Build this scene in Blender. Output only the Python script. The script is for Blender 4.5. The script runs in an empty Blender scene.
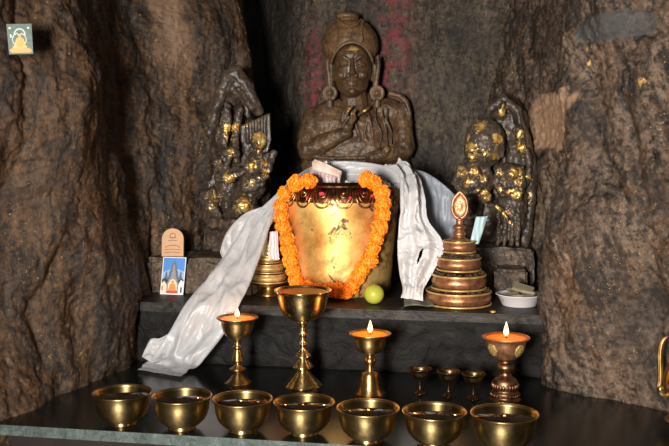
import bpy, bmesh, math, random
from mathutils import Vector, Matrix, noise
import numpy as np
random.seed(7)
PI = math.pi
sc = bpy.context.scene
COL = sc.collection
# ------------------------------------------------------------------ camera
FPX, W, H = 929.0, 669, 446
PSI = math.radians(10); CZ = 1.29; PITCH = math.atan((H/2-134)/FPX)
cd = bpy.data.cameras.new('camera'); cam = bpy.data.objects.new('camera', cd); COL.objects.link(cam)
cd.sensor_width = 36; cd.lens = 36*FPX/W; cd.clip_start = .05
cam.location = (0, 0, CZ); cam.rotation_euler = (PI/2-PITCH, 0, PSI)
sc.camera = cam
_M = cam.rotation_euler.to_matrix(); C0 = Vector((0, 0, CZ))
def ray(px, py): return _M @ Vector(((px-W/2)/FPX, (H/2-py)/FPX, -1))
def hz(px, py, z):
    d = ray(px, py); return C0 + d*((z-CZ)/d.z)
def P(px, py, y):
    d = ray(px, py); return C0 + d*(y/d.y)
def dist(p): return -(_M.transposed() @ (p-C0)).z
TZ, SZ = .80, .932            # table top, shelf top
# ------------------------------------------------------------------ node helpers
def mat(name):
    m = bpy.data.materials.new(name); m.use_nodes = True
    nt = m.node_tree; return m, nt, nt.nodes['Principled BSDF']
def N(nt, typ, **kw):
    n = nt.nodes.new(typ)
    for k, v in kw.items():
        if k.startswith('i_'): 
            key = k[2:].replace('_', ' '); n.inputs[key].default_value = v
        else: setattr(n, k, v)
    return n
def noise_n(nt, scale, detail=6, rough=.6, vec=None, dist_=0.0):
    n = N(nt, 'ShaderNodeTexNoise'); n.inputs['Scale'].default_value = scale; n.inputs['Detail'].default_value = detail
    n.inputs['Roughness'].default_value = rough; n.inputs['Distortion'].default_value = dist_
    if vec: nt.links.new(vec, n.inputs['Vector'])
    return n.outputs['Fac']
def coords(nt, scale=(1, 1, 1)):
    t = N(nt, 'ShaderNodeTexCoord'); mp = N(nt, 'ShaderNodeMapping'); mp.inputs['Scale'].default_value = scale
    nt.links.new(t.outputs['Object'], mp.inputs['Vector']); return mp.outputs['Vector']
def ramp(nt, fac, stops):
    r = N(nt, 'ShaderNodeValToRGB'); e = r.color_ramp.elements
    while len(e) < len(stops): e.new(.5)
    for k, (p, c) in enumerate(stops):
        e[k].position = p; e[k].color = (c, c, c, 1) if isinstance(c, (int, float)) else (*c, 1)
    nt.links.new(fac, r.inputs['Fac']); return r.outputs['Color']
def mix(nt, fac, a, b, mode='MIX'):
    m = N(nt, 'ShaderNodeMix', data_type='RGBA', blend_type=mode)
    for s, v in ((m.inputs[0], fac), (m.inputs[6], a), (m.inputs[7], b)):
        if hasattr(v, 'links'): nt.links.new(v, s)
        elif isinstance(v, tuple): s.default_value = (*v, 1)
        else: s.default_value = v
    return m.outputs[2]
def math_n(nt, op, a, b=0.0, clamp=False):
    m = N(nt, 'ShaderNodeMath', operation=op, use_clamp=clamp)
    for s, v in ((m.inputs[0], a), (m.inputs[1], b)):
        if hasattr(v, 'links'): nt.links.new(v, s)
        else: s.default_value = v
    return m.outputs[0]
def bump(nt, b, h, strength=.4, distance=.01):
    n = N(nt, 'ShaderNodeBump'); n.inputs['Strength'].default_value = strength; n.inputs['Distance'].default_value = distance
    nt.links.new(h, n.inputs['Height']); nt.links.new(n.outputs['Normal'], b.inputs['Normal']); return n
def attr(nt, name):
    n = N(nt, 'ShaderNodeAttribute'); n.attribute_name = name; return n.outputs['Fac']
def L(nt, a, b): nt.links.new(a, b)

def metal(name, col, dark, rough=.3, spots=60, bstr=.12, rr=.12, aniso=0, met=1.0):
    m, nt, b = mat(name); v = coords(nt)
    if aniso:
        b.inputs['Anisotropic'].default_value = aniso; b.inputs['Anisotropic Rotation'].default_value = .25
        tg = N(nt, 'ShaderNodeTangent', direction_type='RADIAL', axis='Z'); L(nt, tg.outputs[0], b.inputs['Tangent'])
    f = noise_n(nt, spots, 6, .65, v)
    L(nt, mix(nt, ramp(nt, f, [(.38, 0.0), (.62, 1.0)]), dark, col), b.inputs['Base Color'])
    b.inputs['Metallic'].default_value = met
    g = noise_n(nt, spots*2.3, 4, .6, v)
    L(nt, math_n(nt, 'ADD', math_n(nt, 'MULTIPLY', g, rr*2), rough-rr), b.inputs['Roughness'])
    bump(nt, b, noise_n(nt, spots*1.7, 3, .5, v), bstr, .002)
    return m
def plain(name, col, rough=.6, var=.25, scale=40, spec=.4):
    m, nt, b = mat(name); v = coords(nt)
    f = noise_n(nt, scale, 5, .6, v)
    L(nt, mix(nt, f, tuple(c*(1-var) for c in col), tuple(min(1, c*(1+var)) for c in col)), b.inputs['Base Color'])
    b.inputs['Roughness'].default_value = rough; b.inputs['Specular IOR Level'].default_value = spec
    bump(nt, b, f, .15, .003)
    return m

M = {}
M['brass'] = metal('brass', (.48, .345, .15), (.31, .21, .085), .39, 45, .06, .10, .75)
M['brass_bright'] = metal('polished brass', (.74, .56, .27), (.55, .38, .15), .27, 45, .04, .08, .75)
M['brass_old'] = metal('worn brass', (.50, .33, .125), (.28, .17, .06), .40, 60, .10, .12, .65)
M['bronze'] = metal('dark bronze', (.22, .15, .075), (.08, .05, .025), .38, 80, .2)
M['copper'] = metal('copper', (.52, .25, .125), (.27, .12, .06), .42, 70, .3, .12, 0, .8)
M['copper_dark'] = metal('dark copper', (.36, .19, .10), (.15, .075, .04), .42, 60, .3)
M['giltrim'] = metal('gilt rim', (.78, .53, .20), (.48, .29, .09), .38, 60, .1, .12, 0, .6)
M['goldleaf'] = metal('gold leaf', (.60, .44, .15), (.26, .17, .05), .42, 260, .6, .12, 0, .45)

def urn_mat():
    m, nt, b = mat('gilded urn wall'); v = coords(nt)
    f = noise_n(nt, 9, 7, .62, v)
    base = mix(nt, ramp(nt, f, [(.36, 0.0), (.60, 1.0)]), (.40, .17, .03), (.92, .58, .18))
    g = noise_n(nt, 26, 8, .7, coords(nt, (1, 1, .8)), .6)
    wear = ramp(nt, g, [(.57, 0.0), (.62, 1.0)])
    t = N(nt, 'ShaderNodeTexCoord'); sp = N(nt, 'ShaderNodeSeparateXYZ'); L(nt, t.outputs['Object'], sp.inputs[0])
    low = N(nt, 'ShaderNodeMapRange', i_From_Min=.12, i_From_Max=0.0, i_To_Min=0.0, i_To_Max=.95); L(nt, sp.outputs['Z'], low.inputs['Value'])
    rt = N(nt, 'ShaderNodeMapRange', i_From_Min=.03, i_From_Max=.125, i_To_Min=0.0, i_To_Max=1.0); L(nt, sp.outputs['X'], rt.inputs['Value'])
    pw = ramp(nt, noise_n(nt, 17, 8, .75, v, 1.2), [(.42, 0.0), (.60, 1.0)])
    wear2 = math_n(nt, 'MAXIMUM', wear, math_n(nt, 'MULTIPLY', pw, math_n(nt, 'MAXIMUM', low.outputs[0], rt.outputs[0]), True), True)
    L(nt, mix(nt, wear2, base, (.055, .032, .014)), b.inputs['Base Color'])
    L(nt, math_n(nt, 'SUBTRACT', 1.0, math_n(nt, 'ADD', .32, math_n(nt, 'MULTIPLY', wear2, .6))), b.inputs['Metallic'])
    b.inputs['Roughness'].default_value = .47
    bump(nt, b, math_n(nt, 'SUBTRACT', f, math_n(nt, 'MULTIPLY', wear2, .3)), .3, .006)
    return m
M['urn'] = urn_mat()
M['urn_dark'] = metal('dark red urn shoulder', (.24, .10, .045), (.07, .022, .015), .35, 70, .3)
M['petal'] = metal('dull gilded petal', (.60, .33, .11), (.20, .06, .03), .38, 90, .3)
M['red'] = plain('vermilion powder', (.55, .02, .05), .8)
M['iron'] = plain('black lining', (.015, .012, .01), .7)

def marigold():
    m, nt, b = mat('marigold petals'); v = coords(nt)
    oi = N(nt, 'ShaderNodeObjectInfo')
    f = noise_n(nt, 160, 4, .6, v)
    c = ramp(nt, f, [(.3, (.80, .14, .003)), (.5, (1.0, .27, .004)), (.72, (1.0, .42, .015))])
    c = mix(nt, math_n(nt, 'MULTIPLY', oi.outputs['Random'], .45), c, (.95, .18, .003))
    L(nt, c, b.inputs['Base Color']); b.inputs['Roughness'].default_value = .6
    b.inputs['Subsurface Weight'].default_value = .15; b.inputs['Subsurface Radius'].default_value = (.004, .002, .0005)
    b.inputs['Subsurface Scale'].default_value = 1
    return m
M['marigold'] = marigold()

def scarf_mat(name, col, transp, rough=.38):
    m, nt, b = mat(name); v = coords(nt)
    f = noise_n(nt, 38, 6, .6, v, .5)
    L(nt, mix(nt, f, tuple(c*.86 for c in col), col), b.inputs['Base Color'])
    b.inputs['Roughness'].default_value = rough; b.inputs['Sheen Weight'].default_value = .25
    w = math_n(nt, 'ABSOLUTE', math_n(nt, 'SUBTRACT', noise_n(nt, 13, 4, .55, v, 1.2), .5))
    w = math_n(nt, 'ADD', w, math_n(nt, 'MULTIPLY', math_n(nt, 'ABSOLUTE', math_n(nt, 'SUBTRACT', noise_n(nt, 34, 3, .5, v, .8), .5)), .5))
    bn = bump(nt, b, w, .28, .018)
    tl = N(nt, 'ShaderNodeBsdfTranslucent'); tl.inputs['Color'].default_value = (*col, 1)
    a = N(nt, 'ShaderNodeMixShader'); a.inputs[0].default_value = .2
    L(nt, b.outputs[0], a.inputs[1]); L(nt, tl.outputs[0], a.inputs[2])
    tr = N(nt, 'ShaderNodeBsdfTransparent'); a2 = N(nt, 'ShaderNodeMixShader'); a2.inputs[0].default_value = transp
    L(nt, a.outputs[0], a2.inputs[1]); L(nt, tr.outputs[0], a2.inputs[2])
    L(nt, a2.outputs[0], nt.nodes['Material Output'].inputs['Surface'])
    return m
M['silk'] = scarf_mat('white silk', (.70, .69, .69), .10, .34)
M['silk_l'] = scarf_mat('single layer white silk', (.66, .655, .665), .36, .32)
M['silk_thin'] = scarf_mat('thin white silk', (.70, .69, .69), .35)
M['gauze'] = scarf_mat('grey gauze', (.42, .45, .51), .45)

def rock_mat(name, dark, mid, light, warm, gold_amt=.5, spec=.5, slant=0.0):
    m, nt, b = mat(name)
    v = coords(nt)
    t_ = N(nt, 'ShaderNodeTexCoord'); r_ = N(nt, 'ShaderNodeMapping'); r_.inputs['Rotation'].default_value = (0, slant, 0); L(nt, t_.outputs['Object'], r_.inputs['Vector'])
    m_ = N(nt, 'ShaderNodeMapping'); m_.inputs['Scale'].default_value = (1, 1, .33); L(nt, r_.outputs[0], m_.inputs['Vector']); vs = m_.outputs[0]
    a = noise_n(nt, 3.0, 9, .68, vs, 1.0); c = noise_n(nt, 9, 12, .80, vs, 2.2); d = noise_n(nt, 85, 7, .75, v); e2 = noise_n(nt, 30, 8, .75, vs, .6)
    br = tuple(min(1, x*2.0) for x in light); dk = tuple(x*.45 for x in dark)
    col = ramp(nt, a, [(.38, dark), (.48, mid), (.56, warm), (.66, mid)])
    col = mix(nt, ramp(nt, c, [(.50, 0.0), (.58, .95)]), col, light)
    col = mix(nt, ramp(nt, c, [(.40, .95), (.48, 0.0)]), col, dark)
    col = mix(nt, ramp(nt, e2, [(.53, 0.0), (.62, .8)]), col, tuple(min(1, x*1.35) for x in light))
    col = mix(nt, ramp(nt, e2, [(.38, .9), (.47, 0.0)]), col, dk)
    col = mix(nt, ramp(nt, d, [(.40, .85), (.50, 0.0)]), col, dk)
    col = mix(nt, ramp(nt, d, [(.55, 0.0), (.66, .6)]), col, br)
    col = mix(nt, attr(nt, 'soot_shade'), col, (.008, .007, .006))  # random soot patches plus the painted shade of the left recess
    col = mix(nt, ramp(nt, noise_n(nt, 7, 5, .6, v), [(.45, 0.0), (.62, .35)]), col, (.030, .027, .026))
    pt = attr(nt, 'pale'); col = mix(nt, pt, col, mix(nt, e2, (.17, .09, .05), (.42, .27, .17)))
    gy = math_n(nt, 'MULTIPLY', attr(nt, 'grey'), .72); col = mix(nt, gy, col, mix(nt, c, (.03, .03, .032), (.10, .10, .10)))
    pk = attr(nt, 'pink'); col = mix(nt, math_n(nt, 'MULTIPLY', pk, ramp(nt, noise_n(nt, 45, 6, .7, v), [(.44, 0.0), (.60, .9)])), col, (.17, .028, .035))
    g = noise_n(nt, 190, 3, .6, v); g2 = noise_n(nt, 9, 4, .6, v)
    gm = math_n(nt, 'MULTIPLY', ramp(nt, g, [(.665, 0.0), (.69, 1.0)]), ramp(nt, g2, [(.44, 0.0), (.58, gold_amt)]), True)
    ga = attr(nt, 'gold')
    gn = math_n(nt, 'ADD', ga, math_n(nt, 'SUBTRACT', noise_n(nt, 65, 6, .75, v), .5))
    gm = math_n(nt, 'MAXIMUM', gm, ramp(nt, gn, [(.52, 0.0), (.62, 1.0)]), True)
    col = mix(nt, gm, col, (.75, .45, .12))
    L(nt, col, b.inputs['Base Color']); L(nt, math_n(nt, 'MULTIPLY', gm, .5), b.inputs['Metallic'])
    L(nt, ramp(nt, noise_n(nt, 22, 6, .7, v), [(.35, .24), (.6, .72)]), b.inputs['Roughness'])
    b.inputs['Specular IOR Level'].default_value = spec
    h = math_n(nt, 'ADD', math_n(nt, 'MULTIPLY', e2, .7), math_n(nt, 'MULTIPLY', d, .4))
    bump(nt, b, h, .8, .012)
    return m
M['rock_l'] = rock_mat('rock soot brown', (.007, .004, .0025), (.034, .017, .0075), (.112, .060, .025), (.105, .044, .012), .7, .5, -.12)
M['rock_r'] = rock_mat('rock brown grey', (.011, .008, .006), (.050, .031, .019), (.155, .106, .072), (.118, .064, .034), .8, .5, .45)
M['rock_b'] = rock_mat('rock niche grey', (.020, .015, .011), (.048, .036, .025), (.082, .063, .042), (.060, .043, .027), .45, .3)

GOLD_K = .68
def figure_mat(name, dark, mid, light, rough=.42, base_gold=0.0):
    m, nt, b = mat(name); v = coords(nt)
    a = noise_n(nt, 22, 7, .65, v); d = noise_n(nt, 120, 5, .7, v)
    col = ramp(nt, a, [(.32, dark), (.5, mid), (.7, light)])
    col = mix(nt, ramp(nt, d, [(.36, .7), (.54, 0.0)]), col, dark)
    gn = math_n(nt, 'ADD', math_n(nt, 'MULTIPLY', attr(nt, 'gold'), GOLD_K), math_n(nt, 'MULTIPLY', math_n(nt, 'SUBTRACT', noise_n(nt, 75, 8, .8, v, 1.0), .5), 3.4))
    gm = ramp(nt, math_n(nt, 'ADD', gn, base_gold), [(.50, 0.0), (.58, 1.0)])
    if not base_gold: gm = math_n(nt, 'MULTIPLY', gm, ramp(nt, attr(nt, 'gold'), [(.1, 0.0), (.3, 1.0)]))
    gc = mix(nt, ramp(nt, noise_n(nt, 60, 3, .5, v), [(.35, 0.0), (.65, 1.0)]), (.55, .27, .05), (1.0, .70, .25))
    col = mix(nt, gm, col, gc)
    L(nt, col, b.inputs['Base Color']); L(nt, math_n(nt, 'MULTIPLY', gm, .7), b.inputs['Metallic'])
    b.inputs['Roughness'].default_value = rough; b.inputs['Specular IOR Level'].default_value = .34
    bump(nt, b, math_n(nt, 'ADD', math_n(nt, 'MULTIPLY', a, .6), math_n(nt, 'MULTIPLY', d, .35)), .5, .006)
    return m
M['statue'] = figure_mat('brown lacquered clay', (.026, .014, .007), (.090, .051, .025), (.165, .096, .046), .44)
M['cap'] = figure_mat('worn brown cap', (.036, .019, .009), (.13, .071, .032), (.21, .12, .056), .44)
M['face'] = figure_mat('dark oiled face', (.028, .016, .009), (.075, .040, .020), (.12, .068, .034), .32)
M['relief'] = figure_mat('black oiled relief', (.020, .015, .012), (.055, .039, .028), (.125, .090, .062), .34, .06)

def marble(name, c1, c2, rough, scale=9, vein=.5, bs=.0):
    m, nt, b = mat(name); v = coords(nt)
    f = noise_n(nt, scale, 8, .65, v, 1.5)
    w = noise_n(nt, scale*.6, 6, .6, v, 3.0)
    vn = ramp(nt, math_n(nt, 'ABSOLUTE', math_n(nt, 'SUBTRACT', w, .5)), [(.0, vein), (.02, 0.0)])
    col = mix(nt, ramp(nt, f, [(.35, 0.0), (.7, 1.0)]), c1, c2)
    col = mix(nt, vn, col, tuple(min(1, x*4+.02) for x in c2))
    L(nt, col, b.inputs['Base Color'])
    L(nt, math_n(nt, 'ADD', math_n(nt, 'MULTIPLY', noise_n(nt, 30, 5, .6, v), .12), rough-.05), b.inputs['Roughness'])
    if bs: bump(nt, b, f, bs, .006)
    b.inputs['Specular IOR Level'].default_value = .35
    return m
M['tabletop'] = marble('black polished stone', (.005, .006, .005), (.011, .012, .011), .19, 14, .05)
M['tabledge'] = marble('grey green cut stone edge', (.030, .042, .037), (.085, .11, .10), .5, 40, .2, .2)
M['riser'] = marble('grey streaked stone', (.0012, .0011, .001), (.0125, .0108, .0095), .55, 20, .03, .9)
M['shelf'] = marble('worn dark shelf stone', (.005, .004, .0035), (.036, .029, .024), .45, 30, .15, .4)
M['riser'].node_tree.nodes['Principled BSDF'].inputs['Specular IOR Level'].default_value = .14
M['shelf'].node_tree.nodes['Principled BSDF'].inputs['Specular IOR Level'].default_value = .2
M['block'] = rock_mat('brown masonry', (.016, .011, .008), (.05, .031, .019), (.13, .085, .05), (.10, .06, .03), .6)
M['underbase'] = plain('dark red earth', (.014, .008, .006), .85, .9, 25)
M['floor'] = plain('dark earth floor', (.03, .025, .02), .85, .5, 8)

m, nt, b = mat('dark water'); b.inputs['Base Color'].default_value = (.018, .010, .005, 1); b.inputs['Roughness'].default_value = .04
bump(nt, b, noise_n(nt, 25, 2, .5, coords(nt)), .04, .002); M['water'] = m
m, nt, b = mat('melted butter'); b.inputs['Base Color'].default_value = (.80, .19, .015, 1); b.inputs['Roughness'].default_value = .3
b.inputs['Subsurface Weight'].default_value = .5; b.inputs['Subsurface Radius'].default_value = (.02, .008, .002); b.inputs['Subsurface Scale'].default_value = 1
bump(nt, b, noise_n(nt, 60, 4, .5, coords(nt)), .1, .003); M['butter'] = m
m, nt, b = mat('candle flame'); nt.nodes.remove(b); e = N(nt, 'ShaderNodeEmission')
t = N(nt, 'ShaderNodeTexCoord'); sp = N(nt, 'ShaderNodeSeparateXYZ'); L(nt, t.outputs['Generated'], sp.inputs[0])
L(nt, ramp(nt, sp.outputs['Z'], [(0.0, (1, .45, .10)), (.35, (1, .72, .32)), (1.0, (1, .62, .2))]), e.inputs['Color'])
e.inputs['Strength'].default_value = 5; L(nt, e.outputs[0], nt.nodes['Material Output'].inputs['Surface']); M['flame'] = m
M['wick'] = plain('charred wick', (.02, .015, .01), .9)
M['lime'] = plain('lime peel', (.36, .37, .045), .38, .25, 30)
M['stem'] = plain('dry stem', (.20, .15, .05), .8)
M['plastic'] = plain('white plastic', (.62, .60, .62), .35, .05)
M['cracker'] = plain('dull biscuit', (.22, .19, .12), .8, .35, 50)
M['paper'] = plain('cream paper', (.72, .68, .56), .8, .08)
def note(name, c1, c2, scale=60):
    m, nt, b = mat(name); v = coords(nt)
    w = N(nt, 'ShaderNodeTexWave'); w.inputs['Scale'].default_value = scale; w.inputs['Distortion'].default_value = 6; w.inputs['Detail'].default_value = 3
    L(nt, v, w.inputs['Vector'])
    L(nt, mix(nt, ramp(nt, w.outputs['Fac'], [(.3, 0.0), (.75, 1.0)]), c1, c2), b.inputs['Base Color']); b.inputs['Roughness'].default_value = .8
    return m
M['note_pink'] = note('pink printed note', (.78, .54, .44), (.82, .64, .55), 14)
M['note_white'] = note('rose and white note', (.62, .34, .35), (.70, .62, .60), 40)
M['note_green'] = note('pale green note', (.45, .50, .25), (.66, .66, .42), 50)
M['note_blue'] = note('pale blue note', (.30, .43, .46), (.44, .56, .58), 30)
M['note_olive'] = note('olive note', (.10, .10, .062), (.17, .165, .11), 9)
M['grain'] = plain('dry grain and dust', (.06, .04, .022), .8, .9, 220)
M['thread'] = plain('cotton thread', (.5, .3, .1), .8)
M['tan'] = plain('sand coloured clay', (.50, .30, .17), .75, .15, 60)
M['tan_dark'] = plain('engraved brown line', (.27, .145, .075), .8)
for k, c in dict(p_white=(.72, .70, .68), p_sky=(.06, .20, .52), p_sky2=(.22, .38, .62), p_grey=(.10, .11, .14), p_orange=(.70, .20, .05), p_red=(.42, .06, .04), p_green=(.045, .085, .065),
                 p_gold=(.50, .25, .03), p_skin=(.52, .32, .07), p_halo=(.38, .42, .34), p_dark=(.03, .03, .035), p_cream=(.62, .55, .38), p_stone=(.24, .22, .22)).items():
    M[k] = plain('print '+k[2:], c, .4, .12, 90)
# ------------------------------------------------------------------ object helpers
def thing(name, loc, label, cat, group=None, rotz=0):
    o = bpy.data.objects.new(name, None); COL.objects.link(o); o.empty_display_size = .03
    o.location = loc; o.rotation_euler = (0, 0, rotz); o['label'] = label; o['category'] = cat
    if group: o['group'] = group
    return o
def tag(o, label, cat, group=None):
    o['label'] = label; o['category'] = cat
    if group: o['group'] = group
    return o
def obj(name, bm, ms, parent=None, smooth=True, kind=None, angle=None):
    me = bpy.data.meshes.new(name)
    bmesh.ops.recalc_face_normals(bm, faces=bm.faces) if kind != 'raw' else None
    bm.to_mesh(me); bm.free()
    return obj_me(name, me, ms, parent, smooth, angle)
def obj_me(name, me, ms, parent=None, smooth=True, angle=None):
    for x in (ms if isinstance(ms, (list, tuple)) else [ms]): me.materials.append(M[x] if isinstance(x, str) else x)
    for p in me.polygons: p.use_smooth = smooth
    if smooth and angle is not None:
        try: me.set_sharp_from_angle(angle=math.radians(angle))
        except Exception: pass
    o = bpy.data.objects.new(name, me); COL.objects.link(o)
    if parent: o.parent = parent
    return o
def struct(o): o['kind'] = 'structure'; return o
def lathe(bm, prof, seg=48, c=(0, 0, 0), wob=None):
    c = Vector(c); rings = []
    for r, z in prof:
        if r < 1e-5: rings.append([bm.verts.new(c+Vector((0, 0, z)))])
        else:
            rings.append([bm.verts.new(c+Vector((r*math.cos(a), r*math.sin(a), z))*1) for a in (2*PI*k/seg for k in range(seg))])
    for A, B in zip(rings, rings[1:]):
        for k in range(seg):
            j = (k+1) % seg
            if len(A) == 1 and len(B) == 1: continue
            if len(A) == 1: bm.faces.new((A[0], B[k], B[j]))
            elif len(B) == 1: bm.faces.new((A[k], A[j], B[0]))
            else: bm.faces.new((A[k], A[j], B[j], B[k]))
    return bm
def smooth_prof(pts, n=5):
    out = []
    for i in range(len(pts)-1):
        p0 = pts[max(i-1, 0)]; p1 = pts[i]; p2 = pts[i+1]; p3 = pts[min(i+2, len(pts)-1)]
        for k in range(n):
            t = k/n
            q = [.5*((2*b_)+(-a_+c_)*t+(2*a_-5*b_+4*c_-d_)*t*t+(-a_+3*b_-3*c_+d_)*t**3) for a_, b_, c_, d_ in zip(p0, p1, p2, p3)]
            q[0] = max(q[0], 0) if len(q) == 2 else q[0]
            out.append(tuple(q))
    out.append(tuple(pts[-1])); return out
def box(bm, lo, hi, bev=0):
    lo, hi = Vector(lo), Vector(hi)
    r = bmesh.ops.create_cube(bm, size=1, matrix=Matrix.Translation((lo+hi)/2) @ Matrix.Diagonal((*(hi-lo), 1)))
    if bev:
        es = list({e for v in r['verts'] for e in v.link_edges})
        bmesh.ops.bevel(bm, geom=es, offset=bev, segments=2, affect='EDGES')
    return bm
def ell(bm, c, r, rot=(0, 0, 0), seg=16):
    from mathutils import Euler
    m = Matrix.Translation(c) @ Euler(rot).to_matrix().to_4x4() @ Matrix.Diagonal((*r, 1))
    bmesh.ops.create_uvsphere(bm, u_segments=seg, v_segments=seg//2+2, radius=1, matrix=m)
def tube(bm, pts, radii, seg=10, caps=True):
    pts = [Vector(p) for p in pts]; n = len(pts)
    if isinstance(radii, (int, float)): radii = [radii]*n
    up = None; rings = []
    for i in range(n):
        t = (pts[min(i+1, n-1)]-pts[max(i-1, 0)]).normalized()
        if up is None:
            up = Vector((0, 0, 1)) if abs(t.z) < .9 else Vector((0, 1, 0))
        s = t.cross(up).normalized(); up = s.cross(t).normalized()
        rings.append([bm.verts.new(pts[i]+(s*math.cos(2*PI*k/seg)+up*math.sin(2*PI*k/seg))*radii[i]) for k in range(seg)])
    for A, B in zip(rings, rings[1:]):
        for k in range(seg): bm.faces.new((A[k], A[(k+1) % seg], B[(k+1) % seg], B[k]))
    if caps:
        bm.faces.new(rings[0][::-1]); bm.faces.new(rings[-1])
def cap(bm, a, b_, ra, rb, n=6):
    """capsule limb from a to b with tapering radius"""
    a, b_ = Vector(a), Vector(b_); tube(bm, [a.lerp(b_, k/n) for k in range(n+1)], [ra+(rb-ra)*k/n for k in range(n+1)], 12)
    ell(bm, a, (ra,)*3, seg=12); ell(bm, b_, (rb,)*3, seg=12)
def fbm(p, o=5, lac=2.1, h=.9): return noise.fractal(p, h, lac, o)
def spline_pts(pts, n):
    pts = [Vector(p) for p in pts]; out = []
    for i in range(len(pts)-1):
        p0 = pts[max(i-1, 0)]; p1 = pts[i]; p2 = pts[i+1]; p3 = pts[min(i+2, len(pts)-1)]
        for k in range(n):
            t = k/n; out.append(.5*((2*p1)+(p2-p0)*t+(2*p0-5*p1+4*p2-p3)*t*t+(-p0+3*p1-3*p2+p3)*t**3))
    out.append(pts[-1]); return out
def gold_attr(me, spots, name='gold'):
    a = me.attributes.new(name, 'FLOAT', 'POINT')
    co = np.empty(len(me.vertices)*3, 'f'); me.vertices.foreach_get('co', co); co = co.reshape(-1, 3)
    v = np.zeros(len(co), 'f')
    for p, r, s in spots:
        d = np.linalg.norm((co-np.array(p, 'f'))*np.array((1, .45, 1), 'f'), axis=1)
        v = np.maximum(v, s*np.clip(1.3-d/(r*1.22), 0, 1))
    a.data.foreach_set('value', v)
def blob(name, bm, vox, ms, parent, disp=(0, 1), spots=(), sm=4):
    """fuse overlapping shapes of one body into one continuous skin"""
    me0 = bpy.data.meshes.new('t'); bm.to_mesh(me0); bm.free()
    o = bpy.data.objects.new('t', me0); COL.objects.link(o)
    r = o.modifiers.new('r', 'REMESH'); r.mode = 'VOXEL'; r.voxel_size = vox
    s = o.modifiers.new('s', 'SMOOTH'); s.iterations = sm; s.factor = .5
    dg = bpy.context.evaluated_depsgraph_get()
    me = bpy.data.meshes.new_from_object(o.evaluated_get(dg)); me.name = name
    bpy.data.objects.remove(o); bpy.data.meshes.remove(me0)
    if disp[0]:
        n = [v.normal.copy() for v in me.vertices]
        for v, q in zip(me.vertices, n): v.co += q*disp[0]*fbm(v.co*disp[1], 4)
    gold_attr(me, spots)
    return obj_me(name, me, ms, parent)
# ------------------------------------------------------------------ the setting: rock walls
def rock(name, plan, zs, m, disp, masks=None, lean=None, dens=lambda p: 1.0, ns=500):
    pl = spline_pts([(x, y, 0) for x, y in plan], 60)
    d = [0]
    for a, b_ in zip(pl, pl[1:]): d.append(d[-1]+(b_-a).length*dens((a+b_)/2))
    pts = []; j = 0
    for k in range(ns):
        s = d[-1]*k/(ns-1)
        while j < len(d)-2 and d[j+1] < s: j += 1
        t = (s-d[j])/max(d[j+1]-d[j], 1e-9); pts.append(pl[j].lerp(pl[j+1], min(t, 1)))
    nr = []
    for k in range(ns):
        t = pts[min(k+6, ns-1)]-pts[max(k-6, 0)]; nr.append(Vector((t.y, -t.x, 0)).normalized())
    verts = []; keys = ('soot_shade', 'pale', 'grey', 'pink', 'gold'); att = {k: [] for k in keys}; nz = len(zs)
    for z in zs:
        for k in range(ns):
            p = Vector((pts[k].x, pts[k].y, z))
            if lean: p += lean(p, nr[k])
            q = p+nr[k]*disp(p)
            verts.append(q)
            mk = masks(p) if masks else {}
            for a in keys: att[a].append(mk.get(a, 0.0))
    faces = [(i*ns+k, i*ns+k+1, (i+1)*ns+k+1, (i+1)*ns+k) for i in range(nz-1) for k in range(ns-1)]
    me = bpy.data.meshes.new(name); me.from_pydata(verts, [], faces); me.update()
    for a, v in att.items():
        me.attributes.new(a, 'FLOAT', 'POINT').data.foreach_set('value', v)
    return struct(obj_me(name, me, m))
def zrows(fine=420): return [-.02+.07*k for k in range(11)]+[.74+.98*k/fine for k in range(fine)]+[1.72+.04*k for k in range(8)]
def craggy(q, f):       # blocky, split rock: cell steps and sharp ridges
    w = Vector((fbm(q*f*.8, 3), fbm(q*f*.8+Vector((7, 3, 1)), 3), fbm(q*f*.8+Vector((2, 9, 5)), 3)))*.5
    dd, _ = noise.voronoi(q*f+w)
    return min(dd[1]-dd[0], .35)
def sstep(x, a, b_):
    t = min(max((x-a)/(b_-a), 0), 1); return t*t*(3-2*t)
def seg_d(p, a, b_):
    a, b_ = Vector(a), Vector(b_); t = max(0, min(1, (p-a).dot(b_-a)/(b_-a).length_squared)); return (p-a.lerp(b_, t)).length
LP = [(-1.02, .55), (-.90, 1.1), (-.845, 1.4), (-.805, 1.65), (-.80, 1.86), (-.805, 2.02), (-.73, 2.13), (-.64, 2.22), (-.615, 2.32), (-.68, 2.48), (-.90, 2.75)]
def wl(px, py):           # a point of the left wall seen at that pixel (its plan line is close to straight)
    d = ray(px, py); best = None
    for a, b_ in zip(LP, LP[1:]):
        ax, ay = a; bx, by = b_; ex, ey = bx-ax, by-ay
        den = d.x*ey-d.y*ex
        if abs(den) < 1e-9: continue
        t = (ax*ey-ay*ex)/den; s = (ax*d.y-ay*d.x)/den
        if 0 <= s <= 1 and t > 0 and (best is None or t < best): best = t
    return C0+d*(best or 2)
L_CR = [([wl(100, -10), wl(99, 45), wl(84, 90), wl(80, 150)], .020, .045), ([wl(2, 62), wl(30, 56), wl(52, 48)], .012, .025),
        ([wl(120, 60), wl(116, 120), wl(128, 190)], .012, .035), ([wl(150, 190), wl(146, 250), wl(138, 320)], .013, .03), ([wl(176, 110), wl(190, 60), wl(204, 0)], .014, .03),
        ([wl(60, 250), wl(42, 310), wl(50, 380)], .012, .03)]
L_BU = [(wl(55, 110), .11, .028), (wl(140, 60), .09, .022), (wl(75, 250), .10, .024), (wl(15, 225), .07, -.055), (wl(112, 165), .05, .016), (wl(105, 300), .10, .028), (wl(18, 330), .09, -.02), (wl(212, 30), .08, .045), (wl(196, 150), .07, .03)]
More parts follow.
